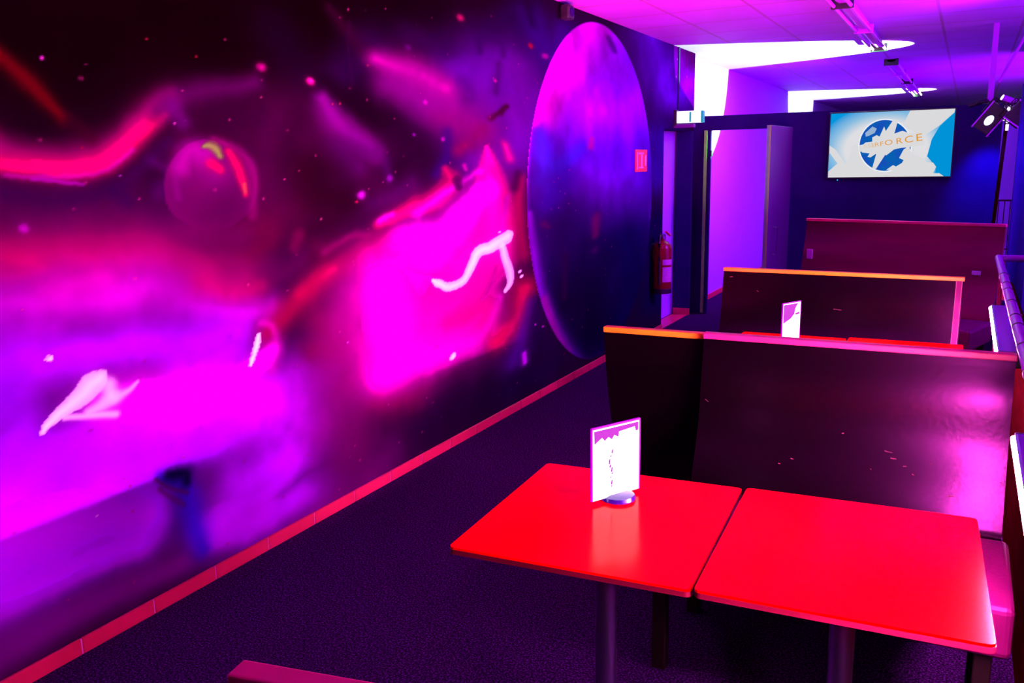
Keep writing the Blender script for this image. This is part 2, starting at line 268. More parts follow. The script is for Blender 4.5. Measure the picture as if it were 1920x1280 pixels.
 ([(5.313,2.479,0.3494,0.1452),(5.423,2.412,0.3922,0.1607),(5.539,2.343,0.4379,0.1768),(5.64,2.312,0.4558,0.1815),(5.713,2.349,0.4218,0.166),(5.767,2.427,0.355,0.1383),(5.823,2.507,0.2863,0.1104)],(62,0,135),0.9,0),
 ([(4.734,2.377,0.2057,0.094),(5.012,2.473,0.1871,0.0815)],(40,0,70),0.6,0),
 ([(5.111,2.198,0.2145,0.0928),(5.141,2.074,0.2022,0.0873),(5.172,1.949,0.1894,0.0817),(5.175,1.873,0.1812,0.0783),(5.131,1.881,0.1809,0.0787),(5.061,1.939,0.1852,0.0813),(4.992,1.996,0.1892,0.0839)],(120,0,180),0.6,0),
 ([(4.826,2.204,0.0623,0.0282),(4.784,2.047,0.0795,0.0364)],(64,0,90),0.5,0),
 ([(4.599,2.258,0.0494,0.0231),(4.605,2.299,0.046,0.0215),(4.61,2.34,0.0427,0.0199),(4.636,2.365,0.0415,0.0193),(4.704,2.366,0.0447,0.0205),(4.796,2.351,0.0503,0.0228),(4.866,2.331,0.0538,0.0241),(4.89,2.309,0.0526,0.0235),(4.89,2.283,0.049,0.0219),(4.89,2.257,0.0453,0.0203)],(58,0,95),0.5,0),
 ([(5.238,2.586,0.0901,0.0377),(5.313,2.479,0.0822,0.0342)],(30,0,40),0.5,0),
 ([(4.833,1.924,0.0485,0.0221),(4.873,1.942,0.0437,0.0198),(4.913,1.959,0.0387,0.0174),(4.919,1.963,0.0356,0.016),(4.87,1.944,0.0358,0.0162),(4.789,1.913,0.038,0.0174),(4.709,1.882,0.04,0.0186)],(70,0,50),0.9,0.2),
 ([(4.406,2.08,0.0775,0.0378),(4.455,2.053,0.0792,0.0383),(4.506,2.024,0.081,0.0389),(4.523,2.0,0.081,0.0388),(4.483,1.984,0.0779,0.0375),(4.41,1.972,0.0731,0.0357),(4.34,1.961,0.0685,0.0339)],(75,0,120),0.45,0),
 ([(3.234,2.301,0.0386,0.0235),(3.268,2.279,0.0458,0.0277),(3.303,2.257,0.0532,0.0319),(3.34,2.234,0.0609,0.0363),(3.382,2.209,0.069,0.0408),(3.427,2.182,0.0775,0.0454),(3.473,2.155,0.0863,0.0501)],(72,0,52),0.6,0),
 ([(3.382,2.262,0.0103,0.0061),(3.373,2.224,0.0103,0.0061),(3.364,2.186,0.0103,0.0061),(3.359,2.143,0.0103,0.0061),(3.362,2.093,0.0103,0.0061),(3.369,2.037,0.0104,0.0062),(3.376,1.98,0.0104,0.0062)],(80,0,80),0.35,0),
 ([(3.519,2.208,0.0768,0.0441),(3.6,2.169,0.0796,0.045)],(56,0,66),0.5,0),
 ([(3.575,2.122,0.0789,0.0449),(3.631,2.107,0.1014,0.0571),(3.688,2.092,0.1248,0.0695),(3.75,2.078,0.1456,0.0801),(3.819,2.065,0.1631,0.0886),(3.894,2.053,0.1775,0.095),(3.965,2.042,0.185,0.0977),(4.028,2.032,0.181,0.0945),(4.086,2.022,0.1687,0.0872),(4.146,2.011,0.1557,0.0796)],(225,0,180),0.95,0),
 ([(3.675,2.001,0.1418,0.0794),(3.752,1.984,0.1707,0.0942),(3.832,1.967,0.2014,0.1095),(3.908,1.951,0.2206,0.1182),(3.978,1.935,0.2179,0.1152),(4.044,1.921,0.2007,0.1049),(4.112,1.907,0.1826,0.0942)],(170,0,165),0.75,0),
 ([(4.274,1.828,0.254,0.1277),(4.399,1.813,0.2559,0.1258),(4.53,1.797,0.2576,0.1239),(4.574,1.792,0.2493,0.119),(4.468,1.805,0.2254,0.1096),(4.282,1.829,0.1954,0.098),(4.108,1.851,0.1687,0.0873)],(155,0,130),0.75,0),
 ([(3.171,1.916,0.0575,0.0359),(3.193,1.891,0.076,0.0473),(3.215,1.866,0.095,0.0588),(3.239,1.843,0.109,0.0671),(3.265,1.82,0.1148,0.0704),(3.294,1.799,0.1152,0.0703),(3.326,1.779,0.1136,0.0688),(3.368,1.761,0.1103,0.0662),(3.415,1.743,0.1046,0.0623),(3.456,1.726,0.0984,0.0581),(3.487,1.71,0.0924,0.0542),(3.512,1.695,0.086,0.0502),(3.538,1.679,0.0794,0.0461)],(180,0,180),0.9,0),
 ([(3.516,1.679,0.0899,0.0525),(3.419,1.69,0.0991,0.059),(3.326,1.701,0.1075,0.0652),(3.272,1.702,0.1113,0.0684),(3.279,1.685,0.1087,0.0667),(3.321,1.657,0.1021,0.0621),(3.365,1.629,0.0952,0.0574)],(110,0,120),0.65,0),
 ([(2.993,1.821,0.1331,0.0867),(2.91,1.665,0.1463,0.0977)],(60,0,48),0.7,0),
 ([(3.075,1.596,0.1678,0.108),(3.08,1.559,0.1657,0.1067),(3.084,1.521,0.1636,0.1053),(3.101,1.491,0.1613,0.1035),(3.141,1.472,0.1586,0.1009),(3.194,1.461,0.1555,0.0979),(3.249,1.449,0.1522,0.0947)],(52,0,30),0.9,0),
 ([(3.194,2.002,0.0674,0.0418),(3.249,1.97,0.0762,0.0467),(3.306,1.938,0.0854,0.0517),(3.37,1.908,0.0941,0.0562),(3.445,1.882,0.1017,0.0599),(3.529,1.858,0.1087,0.063),(3.617,1.833,0.1163,0.0662)],(36,0,30),0.8,0),
 ([(3.728,1.798,0.1218,0.0679),(3.792,1.743,0.1744,0.0961),(3.859,1.686,0.23,0.1253),(3.886,1.64,0.2609,0.1416),(3.845,1.614,0.2466,0.1351),(3.765,1.601,0.2069,0.1151),(3.688,1.588,0.1694,0.0958)],(48,0,44),0.9,0),
 ([(3.61,1.641,0.0585,0.0335),(3.63,1.55,0.0474,0.0271)],(100,0,120),0.5,0),
 ([(4.186,1.783,0.0653,0.0334),(4.194,1.745,0.0626,0.032),(4.201,1.707,0.0599,0.0306),(4.196,1.668,0.0585,0.03),(4.168,1.63,0.0593,0.0306),(4.128,1.592,0.0615,0.032),(4.089,1.554,0.0636,0.0333)],(60,0,140),0.6,0),
 ([(3.163,1.356,0.1178,0.0749),(3.111,1.346,0.1074,0.0691),(3.061,1.335,0.0974,0.0634),(3.03,1.318,0.0927,0.0608),(3.032,1.29,0.0963,0.0632),(3.054,1.255,0.1051,0.0687),(3.075,1.219,0.1141,0.0742)],(58,0,40),0.8,0),
 ([(3.496,1.438,0.1014,0.0599),(3.824,1.478,0.1154,0.0637)],(92,0,100),0.6,0),
 ([(2.943,1.325,0.0445,0.0298),(2.91,1.27,0.0395,0.0267)],(150,0,80),0.6,0),
 ([(2.542,1.377,0.0949,0.0699),(2.619,1.366,0.0965,0.0698),(2.699,1.354,0.0981,0.0696),(2.747,1.34,0.0972,0.0681),(2.737,1.322,0.092,0.0647),(2.693,1.302,0.0846,0.0602),(2.649,1.283,0.0774,0.0557)],(125,0,62),0.6,0),
 ([(2.705,0.942,0.0892,0.0639),(2.772,0.969,0.0917,0.0646),(2.842,0.996,0.0943,0.0653),(2.913,1.025,0.0981,0.0667),(2.985,1.055,0.1043,0.0696),(3.06,1.086,0.1119,0.0734),(3.141,1.115,0.118,0.0759),(3.234,1.14,0.1213,0.0764),(3.335,1.162,0.1226,0.0755),(3.431,1.184,0.1221,0.0736),(3.512,1.204,0.1194,0.0707),(3.586,1.223,0.1146,0.0668),(3.661,1.243,0.1094,0.0628)],(205,0,78),0.8,0),
 ([(2.916,1.057,0.0446,0.0302),(2.966,1.071,0.0496,0.0333),(3.016,1.086,0.0549,0.0363),(3.064,1.1,0.0571,0.0374),(3.105,1.112,0.0538,0.0349),(3.143,1.123,0.047,0.0302),(3.181,1.135,0.04,0.0255)],(240,0,84),0.6,0),
 ([(2.929,1.187,0.1158,0.078),(2.792,1.157,0.0836,0.0583)],(110,0,84),0.6,0),
 ([(3.448,0.865,0.2269,0.1376),(3.422,1.081,0.1667,0.101)],(200,0,120),0.6,0),
 ([(3.048,0.931,0.1429,0.0944),(3.106,0.885,0.168,0.1097),(3.167,0.838,0.1946,0.1255),(3.19,0.806,0.2041,0.1311),(3.15,0.799,0.1835,0.1189),(3.074,0.808,0.1469,0.0968),(3.0,0.817,0.1125,0.0754)],(130,0,74),0.8,0),
 ([(3.248,1.0,0.1244,0.0784),(3.199,0.906,0.1224,0.0782)],(150,0,110),0.6,0),
 ([(3.231,1.253,0.1017,0.0638),(3.078,1.243,0.076,0.0494)],(110,0,70),0.6,0),
 ([(2.684,0.982,0.028,0.0202),(2.703,0.975,0.0282,0.0202),(2.723,0.967,0.0283,0.0202),(2.738,0.955,0.0288,0.0205),(2.749,0.937,0.0296,0.021),(2.756,0.914,0.0308,0.0218),(2.757,0.887,0.0334,0.0236),(2.749,0.854,0.0379,0.0269),(2.734,0.816,0.0437,0.0312),(2.72,0.778,0.0494,0.0355)],(240,0,215),0.65,0),
 ([(3.545,0.958,0.3527,0.209),(3.562,0.866,0.3345,0.1981),(3.578,0.772,0.3159,0.187),(3.618,0.697,0.3062,0.1801),(3.69,0.65,0.3109,0.1805),(3.788,0.623,0.3258,0.1857),(3.916,0.61,0.3446,0.1917),(4.084,0.614,0.3665,0.1975),(4.291,0.634,0.3942,0.2045),(4.514,0.656,0.4251,0.212)],(255,0,200),0.9,0),
 ([(4.15,0.78,0.5507,0.2918),(4.344,1.032,0.5475,0.2781)],(255,0,195),1,0.15),
 ([(3.6,1.059,0.2751,0.1608),(3.611,0.974,0.2895,0.1692),(3.622,0.888,0.3041,0.1778),(3.627,0.808,0.3057,0.179),(3.619,0.74,0.2853,0.1676),(3.603,0.679,0.2518,0.1487),(3.588,0.619,0.2186,0.1297)],(240,0,225),0.85,0),
 ([(4.648,1.716,0.0329,0.0155),(4.657,1.681,0.0658,0.0311),(4.667,1.647,0.099,0.0467),(4.676,1.607,0.1332,0.0629),(4.685,1.559,0.1706,0.0805),(4.694,1.505,0.209,0.0987),(4.701,1.448,0.2433,0.1149),(4.707,1.386,0.2715,0.1283),(4.711,1.32,0.2952,0.1397),(4.712,1.254,0.3143,0.149),(4.711,1.189,0.327,0.1553),(4.707,1.124,0.335,0.1595),(4.703,1.058,0.343,0.1638)],(255,0,170),1,0.35),
 ([(3.539,1.321,0.0532,0.0313),(3.586,1.332,0.0603,0.035),(3.633,1.342,0.0675,0.0389),(3.693,1.354,0.0754,0.0429),(3.776,1.364,0.0851,0.0476),(3.874,1.376,0.0958,0.0525),(3.971,1.394,0.1047,0.0564),(4.068,1.422,0.1125,0.0594),(4.162,1.458,0.1179,0.0611),(4.224,1.493,0.1145,0.0586),(4.23,1.524,0.0968,0.0494),(4.202,1.553,0.0705,0.0362),(4.173,1.582,0.0448,0.0231)],(235,0,110),0.9,0.2),
 ([(3.756,1.235,0.1457,0.0821),(3.915,1.235,0.1659,0.0907),(4.084,1.236,0.1885,0.0998),(4.238,1.255,0.1975,0.1016),(4.393,1.326,0.1717,0.0857),(4.528,1.419,0.1258,0.0612),(4.556,1.453,0.103,0.0498),(4.412,1.378,0.1283,0.0638),(4.174,1.251,0.1728,0.0899),(3.952,1.132,0.2103,0.1144)],(255,0,240),0.9,0.15),
 ([(3.44,1.287,0.0444,0.0266),(3.403,1.289,0.0419,0.0253),(3.366,1.29,0.0394,0.024),(3.331,1.29,0.0371,0.0228),(3.298,1.286,0.0342,0.0212),(3.267,1.281,0.0315,0.0196),(3.233,1.273,0.0305,0.0191),(3.195,1.263,0.0322,0.0204),(3.154,1.251,0.0355,0.0227),(3.115,1.239,0.0387,0.0249)],(170,0,110),0.7,0),
 ([(3.587,1.355,0.0352,0.0205),(3.566,1.351,0.0352,0.0205),(3.545,1.347,0.0351,0.0206),(3.541,1.347,0.0346,0.0203),(3.565,1.353,0.0334,0.0195),(3.606,1.363,0.0318,0.0184),(3.648,1.372,0.0301,0.0172)],(255,0,215),0.9,0),
 ([(3.865,1.366,0.0524,0.0288),(3.925,1.385,0.054,0.0293),(3.985,1.405,0.0557,0.0299),(4.053,1.427,0.0561,0.0297),(4.134,1.452,0.0537,0.028),(4.223,1.479,0.0496,0.0254),(4.312,1.506,0.046,0.0232),(4.396,1.53,0.0442,0.0219),(4.478,1.553,0.043,0.021),(4.563,1.577,0.0417,0.0201)],(255,0,240),0.7,0),
 ([(4.302,1.341,0.2001,0.1015),(4.757,1.478,0.1073,0.0501)],(255,0,240),0.7,0),
 ([(4.728,1.574,0.0706,0.033),(4.775,1.533,0.0688,0.032),(4.824,1.492,0.067,0.0309),(4.861,1.442,0.0648,0.0298),(4.878,1.38,0.0622,0.0286),(4.883,1.311,0.0593,0.0273),(4.888,1.242,0.0564,0.026)],(225,0,130),0.5,0),
 ([(4.943,1.67,0.0754,0.034),(4.895,1.741,0.0648,0.0294)],(245,0,160),0.9,0),
 ([(5.086,1.536,0.0793,0.0351),(5.066,1.459,0.0936,0.0417),(5.046,1.382,0.1079,0.0483),(5.039,1.3,0.1181,0.053),(5.053,1.211,0.1219,0.0548),(5.079,1.115,0.1219,0.0547),(5.106,1.018,0.1218,0.0546)],(190,0,90),0.8,0),
 ([(5.049,1.57,0.0685,0.0305),(5.009,1.487,0.0775,0.0348)],(66,0,70),0.8,0),
 ([(4.296,1.527,0.0528,0.0267),(4.311,1.491,0.0413,0.0208)],(80,0,80),0.9,0.3),
 ([(4.378,1.609,0.0313,0.0155),(4.395,1.585,0.0236,0.0117)],(255,0,200),0.8,0),
 ([(4.446,1.729,0.0956,0.0468),(4.608,1.823,0.084,0.0398)],(140,0,105),0.6,0),
 ([(4.311,1.683,0.0762,0.0382),(4.384,1.713,0.0624,0.0309)],(165,0,95),0.7,0),
 ([(4.854,1.277,0.0557,0.0258),(4.872,1.334,0.0525,0.0242),(4.891,1.391,0.0492,0.0226),(4.895,1.408,0.0469,0.0215),(4.877,1.358,0.046,0.0211),(4.845,1.269,0.046,0.0213),(4.814,1.181,0.046,0.0215)],(190,0,215),0.6,0),
 ([(5.137,0.784,0.2066,0.0927),(5.118,0.719,0.1998,0.0901),(5.1,0.654,0.193,0.0875),(5.051,0.6,0.1823,0.0834),(4.954,0.565,0.1654,0.0769),(4.831,0.542,0.1459,0.0692),(4.712,0.52,0.1277,0.0618)],(250,0,85),0.9,0),
 ([(4.395,0.836,0.2433,0.1232),(4.461,0.879,0.2313,0.1156),(4.528,0.923,0.2186,0.1079),(4.529,0.947,0.2029,0.1001),(4.422,0.936,0.1836,0.0923),(4.256,0.907,0.1638,0.0848),(4.099,0.879,0.1459,0.0778)],(255,0,165),0.8,0),
 ([(4.512,0.623,0.1702,0.085),(4.584,0.662,0.1753,0.0864),(4.656,0.703,0.1806,0.0878),(4.653,0.733,0.1776,0.0863),(4.524,0.745,0.1612,0.08),(4.33,0.747,0.1391,0.0714),(4.148,0.749,0.1194,0.0633)],(245,0,130),0.6,0),
 ([(4.734,0.989,0.0271,0.0129),(4.696,0.94,0.0301,0.0144),(4.658,0.891,0.0331,0.016),(4.625,0.853,0.035,0.017),(4.599,0.833,0.0354,0.0173),(4.577,0.823,0.0348,0.0171),(4.555,0.813,0.0343,0.0169)],(185,0,150),0.5,0),
 ([(4.796,0.779,0.0743,0.0352),(4.748,0.727,0.0733,0.0351),(4.701,0.675,0.0723,0.0349),(4.648,0.633,0.0712,0.0347),(4.583,0.606,0.0697,0.0344),(4.513,0.588,0.0682,0.0341),(4.444,0.57,0.0666,0.0337)],(255,0,220),0.5,0),
 ([(4.964,0.365,0.1987,0.0928),(5.019,0.414,0.1884,0.087),(5.075,0.463,0.1776,0.0813),(5.127,0.515,0.1663,0.0754),(5.172,0.568,0.1543,0.0693),(5.214,0.622,0.1418,0.0632),(5.255,0.677,0.1289,0.057)],(115,0,190),0.75,0),
 ([(5.106,0.365,0.0415,0.019),(5.111,0.298,0.0521,0.0238)],(260,0,280),0.95,0),
 ([(5.357,0.699,0.1328,0.0578),(5.322,0.63,0.148,0.0649),(5.287,0.561,0.1629,0.0719),(5.291,0.486,0.1749,0.0773),(5.398,0.388,0.1827,0.0797),(5.552,0.278,0.1882,0.0805),(5.594,0.196,0.1927,0.0822),(5.428,0.173,0.1958,0.0856),(5.164,0.184,0.1968,0.0895),(4.919,0.194,0.1971,0.0931)],(44,0,70),0.9,0),
 ([(1.613,1.723,0.0412,0.0396),(1.649,1.717,0.0391,0.0371),(1.686,1.711,0.0369,0.0346),(1.726,1.706,0.0356,0.033),(1.77,1.701,0.036,0.0328),(1.818,1.696,0.0375,0.0337),(1.868,1.696,0.039,0.0345),(1.919,1.702,0.0403,0.0351),(1.973,1.713,0.0416,0.0356),(2.029,1.724,0.043,0.0362)],(66,0,48),0.7,0),
 ([(1.607,1.68,0.0536,0.0516),(1.656,1.674,0.0522,0.0495),(1.706,1.667,0.0508,0.0473),(1.755,1.662,0.0501,0.046),(1.799,1.657,0.0508,0.046),(1.84,1.653,0.0526,0.047),(1.881,1.652,0.0543,0.0479),(1.921,1.655,0.0557,0.0485),(1.961,1.661,0.057,0.049),(2.002,1.673,0.0584,0.0496),(2.043,1.692,0.06,0.0503),(2.086,1.717,0.0616,0.051),(2.126,1.742,0.0625,0.0511),(2.165,1.764,0.0628,0.0507),(2.201,1.787,0.0623,0.0497),(2.235,1.807,0.0603,0.0477),(2.266,1.823,0.056,0.0439),(2.295,1.837,0.0502,0.039),(2.323,1.851,0.0442,0.034)],(205,0,130),0.9,0),
 ([(1.602,1.643,0.0288,0.0279),(1.651,1.636,0.0306,0.0291),(1.701,1.629,0.0325,0.0304),(1.749,1.623,0.0341,0.0314),(1.793,1.618,0.0352,0.0319),(1.834,1.614,0.036,0.0322),(1.876,1.614,0.037,0.0327),(1.92,1.618,0.0389,0.0339),(1.965,1.627,0.0411,0.0353),(2.008,1.64,0.0427,0.0362),(2.048,1.658,0.0434,0.0364),(2.086,1.68,0.0434,0.0359),(2.121,1.702,0.0426,0.0349),(2.153,1.724,0.041,0.0333),(2.181,1.745,0.0386,0.031),(2.207,1.764,0.0357,0.0285),(2.23,1.778,0.0323,0.0256),(2.25,1.791,0.0285,0.0225),(2.27,1.803,0.0246,0.0193)],(255,0,100),0.95,0.0),
 ([(1.745,1.591,0.007,0.0065),(1.789,1.586,0.0073,0.0066),(1.834,1.58,0.0075,0.0068),(1.871,1.575,0.0076,0.0067),(1.893,1.572,0.0072,0.0063),(1.905,1.569,0.0065,0.0057),(1.918,1.567,0.0059,0.0051)],(185,0,185),0.9,0.2),
 ([(1.662,1.605,0.0107,0.0102),(1.687,1.603,0.0101,0.0095),(1.712,1.6,0.0095,0.0088),(1.746,1.598,0.0091,0.0084),(1.796,1.595,0.0092,0.0084),(1.855,1.593,0.0097,0.0086),(1.912,1.595,0.0101,0.0088),(1.958,1.601,0.0104,0.009),(1.999,1.611,0.0106,0.0091),(2.037,1.624,0.0109,0.0092),(2.07,1.64,0.0111,0.0092),(2.099,1.658,0.0113,0.0093),(2.129,1.677,0.0114,0.0094)],(220,0,200),0.6,0),
 ([(1.591,1.567,0.0329,0.032),(1.649,1.558,0.0318,0.0303),(1.709,1.549,0.0305,0.0285),(1.774,1.545,0.0302,0.0277),(1.851,1.546,0.0319,0.0285),(1.934,1.552,0.0349,0.0304),(2.008,1.561,0.0376,0.032),(2.059,1.575,0.0389,0.0326),(2.096,1.593,0.0396,0.0328),(2.132,1.612,0.0403,0.033),(2.171,1.634,0.0416,0.0336),(2.209,1.658,0.0428,0.0343),(2.243,1.678,0.0427,0.0338),(2.271,1.693,0.0401,0.0315),(2.295,1.705,0.036,0.0281),(2.319,1.716,0.0318,0.0246)],(58,0,66),0.8,0),
 ([(2.259,1.808,0.055,0.0432),(2.29,1.824,0.0607,0.0472),(2.322,1.841,0.0666,0.0514),(2.36,1.857,0.0708,0.054),(2.408,1.874,0.0721,0.0543),(2.462,1.892,0.0714,0.0529),(2.52,1.909,0.0699,0.051),(2.583,1.926,0.0679,0.0487),(2.652,1.942,0.065,0.0458),(2.722,1.959,0.0618,0.0428)],(105,0,95),0.8,0),
 ([(2.332,1.824,0.0413,0.0318),(2.376,1.775,0.0392,0.0298)],(125,0,140),0.6,0),
 ([(2.509,1.813,0.0769,0.0565),(2.738,1.832,0.0785,0.0543)],(58,0,50),0.6,0),
 ([(1.663,1.966,0.0293,0.0275),(1.693,1.944,0.0308,0.0286),(1.724,1.921,0.0324,0.0298),(1.752,1.899,0.0335,0.0305),(1.778,1.876,0.0339,0.0307),(1.801,1.854,0.0338,0.0304),(1.822,1.832,0.0329,0.0294),(1.839,1.813,0.0306,0.0272),(1.854,1.794,0.0275,0.0244),(1.869,1.775,0.0243,0.0214)],(118,0,18),0.9,0),
 ([(1.878,1.77,0.0342,0.0301),(1.949,1.73,0.0307,0.0265)],(64,0,30),0.6,0),
 ([(2.027,1.548,0.038,0.0322),(2.076,1.516,0.0336,0.0281)],(50,0,70),0.6,0),
 ([(2.204,1.645,0.0299,0.024),(2.233,1.626,0.0325,0.0258),(2.264,1.607,0.0351,0.0277),(2.279,1.588,0.0376,0.0295),(2.271,1.569,0.0395,0.0312),(2.248,1.551,0.0411,0.0327),(2.225,1.532,0.0427,0.0341)],(84,0,100),0.6,0),
 ([(2.49,1.554,0.2217,0.1648)],(128,0,104),0.9,0.9),
 ([(2.447,1.455,0.1521,0.1147),(2.528,1.502,0.1439,0.1061)],(96,0,80),0.8,0),
 ([(2.469,1.366,0.1055,0.0793),(2.429,1.375,0.0955,0.0726),(2.389,1.385,0.086,0.066),(2.381,1.388,0.0804,0.0618),(2.425,1.381,0.0808,0.0614),(2.502,1.367,0.085,0.0634),(2.583,1.353,0.0895,0.0654)],(118,0,88),0.8,0),
 ([(2.365,1.644,0.0523,0.0401),(2.377,1.659,0.0521,0.0398),(2.388,1.674,0.0519,0.0395),(2.403,1.683,0.0533,0.0404),(2.422,1.681,0.0573,0.0432),(2.443,1.672,0.0631,0.0473),(2.466,1.664,0.0689,0.0514)],(215,0,190),0.75,0),
 ([(2.511,1.594,0.078,0.0576)],(160,0,140),0.6,0),
 ([(2.475,1.63,0.0278,0.0207),(2.518,1.608,0.0249,0.0183)],(255,0,80),0.85,0),
 ([(2.453,1.695,0.0131,0.0098),(2.47,1.695,0.0195,0.0145),(2.487,1.695,0.0259,0.0192),(2.501,1.692,0.0297,0.0219),(2.51,1.683,0.0289,0.0213),(2.517,1.672,0.0254,0.0187),(2.524,1.66,0.0219,0.0161)],(112,165,50),0.95,0.3),
 ([(2.576,1.68,0.0219,0.0159),(2.588,1.665,0.0249,0.018),(2.6,1.649,0.028,0.0201),(2.611,1.631,0.0298,0.0214),(2.619,1.611,0.0297,0.0213),(2.626,1.59,0.0283,0.0203),(2.633,1.569,0.0264,0.0189),(2.638,1.55,0.0243,0.0174),(2.643,1.532,0.0217,0.0155),(2.647,1.514,0.0191,0.0136)],(255,0,85),0.85,0),
 ([(2.642,1.55,0.0114,0.0082),(2.645,1.522,0.0114,0.0082)],(200,120,80),0.8,0),
 ([(2.499,1.72,0.021,0.0155),(2.529,1.716,0.0212,0.0155),(2.56,1.713,0.0214,0.0155),(2.59,1.705,0.022,0.0159),(2.622,1.69,0.0235,0.0168),(2.652,1.669,0.0254,0.0181),(2.676,1.643,0.0269,0.019),(2.691,1.612,0.0275,0.0194),(2.699,1.575,0.0275,0.0194),(2.7,1.537,0.0274,0.0193),(2.694,1.499,0.0274,0.0194),(2.682,1.46,0.0273,0.0194),(2.67,1.421,0.0272,0.0194)],(170,0,120),0.6,0),
 ([(2.304,1.587,0.019,0.0149),(2.302,1.511,0.0191,0.015)],(150,0,140),0.5,0),
 ([(2.788,2.01,0.0276,0.0187)],(215,0,140),1,0.25),
 ([(3.084,1.978,0.0318,0.0202)],(255,0,150),1,0.25),
 ([(3.085,1.982,0.0176,0.0112)],(255,40,190),1,0.25),
 ([(4.385,2.414,0.0409,0.0198)],(215,30,110),1,0.25),
 ([(1.828,1.954,0.0072,0.0064)],(225,60,200),1,0.25),
 ([(1.698,1.441,0.0154,0.0145)],(200,0,200),1,0.25),
 ([(3.406,1.479,0.0333,0.02)],(255,20,250),1,0.25),
 ([(3.366,1.448,0.0123,0.0075)],(230,20,80),1,0.25),
 ([(3.644,1.55,0.0275,0.0157)],(170,10,190),1,0.25),
 ([(3.994,1.942,0.0258,0.0136)],(225,0,200),1,0.25),
 ([(4.162,1.754,0.0221,0.0114)],(220,0,200),1,0.25),
 ([(3.875,1.767,0.0149,0.0081)],(180,0,200),1,0.25),
 ([(3.854,2.2,0.029,0.0156)],(110,0,120),1,0.25),
 ([(4.774,2.105,0.0203,0.0093)],(220,0,180),1,0.25),
 ([(5.486,2.315,0.0503,0.0205)],(190,0,170),1,0.25),
 ([(5.269,2.356,0.0392,0.0165)],(190,20,60),1,0.25),
 ([(2.232,2.057,0.0046,0.0036)],(200,30,60),1,0.25),
 ([(2.607,2.096,0.0056,0.0039)],(200,60,120),1,0.25),
 ([(2.45,2.02,0.0051,0.0038)],(190,30,60),1,0.25),
 ([(2.369,1.888,0.005,0.0038)],(210,60,150),1,0.25),
 ([(2.058,1.595,0.0042,0.0036)],(200,90,220),1,0.25),
 ([(2.131,1.512,0.0045,0.0037)],(220,60,160),1,0.25),
 ([(1.933,1.684,0.0039,0.0034)],(230,30,30),1,0.25),
 ([(2.876,1.563,0.0066,0.0044)],(220,60,140),1,0.25),
 ([(3.099,1.384,0.0073,0.0047)],(220,90,140),1,0.25),
 ([(3.225,1.891,0.0076,0.0047)],(230,60,90),1,0.25),
 ([(3.278,1.896,0.0077,0.0047)],(230,60,90),1,0.25),
 ([(3.508,2.084,0.0085,0.0049)],(220,60,90),1,0.25),
 ([(5.284,0.532,0.0168,0.0074)],(230,60,230),1,0.25),
 ([(5.403,0.5,0.0174,0.0076)],(230,60,200),1,0.25),
 ([(2.768,1.888,0.0061,0.0042)],(220,80,140),1,0.25),
 ([(2.318,1.771,0.0049,0.0038)],(230,80,190),1,0.25),
 ([(3.237,0.792,0.008,0.0051)],(230,90,230),1,0.25),
 ([(2.855,1.091,0.0066,0.0046)],(230,60,160),1,0.25),
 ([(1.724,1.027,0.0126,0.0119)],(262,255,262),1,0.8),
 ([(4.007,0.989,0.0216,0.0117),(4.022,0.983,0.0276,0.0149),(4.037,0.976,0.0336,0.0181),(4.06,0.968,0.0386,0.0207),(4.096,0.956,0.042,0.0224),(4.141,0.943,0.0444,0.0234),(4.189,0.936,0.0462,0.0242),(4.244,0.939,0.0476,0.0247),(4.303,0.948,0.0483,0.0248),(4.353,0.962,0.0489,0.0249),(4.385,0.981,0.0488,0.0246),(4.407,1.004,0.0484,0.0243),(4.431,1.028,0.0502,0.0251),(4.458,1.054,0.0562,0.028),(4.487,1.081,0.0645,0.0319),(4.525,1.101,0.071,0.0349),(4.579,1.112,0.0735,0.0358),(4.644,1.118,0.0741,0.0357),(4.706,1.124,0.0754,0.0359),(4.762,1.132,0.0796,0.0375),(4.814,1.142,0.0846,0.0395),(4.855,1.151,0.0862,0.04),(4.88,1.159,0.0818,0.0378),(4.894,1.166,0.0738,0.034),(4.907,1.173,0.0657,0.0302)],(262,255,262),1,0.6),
 ([(4.023,0.573,0.1723,0.0941),(4.176,0.57,0.1681,0.0892),(4.338,0.568,0.1631,0.084),(4.38,0.566,0.163,0.0834),(4.198,0.564,0.1751,0.0926),(3.916,0.564,0.1888,0.1051),(3.705,0.565,0.1912,0.111),(3.611,0.569,0.1793,0.106),(3.562,0.574,0.1601,0.0956),(3.514,0.579,0.1417,0.0855)],(255,0,220),0.9,0),
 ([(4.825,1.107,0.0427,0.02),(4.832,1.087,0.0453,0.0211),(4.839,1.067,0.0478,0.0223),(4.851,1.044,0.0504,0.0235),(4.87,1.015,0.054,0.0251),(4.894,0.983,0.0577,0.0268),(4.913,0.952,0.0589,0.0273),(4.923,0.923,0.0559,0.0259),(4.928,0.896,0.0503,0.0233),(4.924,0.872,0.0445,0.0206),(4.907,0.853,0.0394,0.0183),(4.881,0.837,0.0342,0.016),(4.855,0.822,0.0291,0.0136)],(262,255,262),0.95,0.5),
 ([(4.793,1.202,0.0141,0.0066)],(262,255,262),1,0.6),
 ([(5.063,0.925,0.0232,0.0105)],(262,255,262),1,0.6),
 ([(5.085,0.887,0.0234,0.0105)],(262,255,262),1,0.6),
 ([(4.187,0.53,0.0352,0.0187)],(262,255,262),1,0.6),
 ([(1.827,0.454,0.005,0.0046)],(262,255,262),1,0.6),
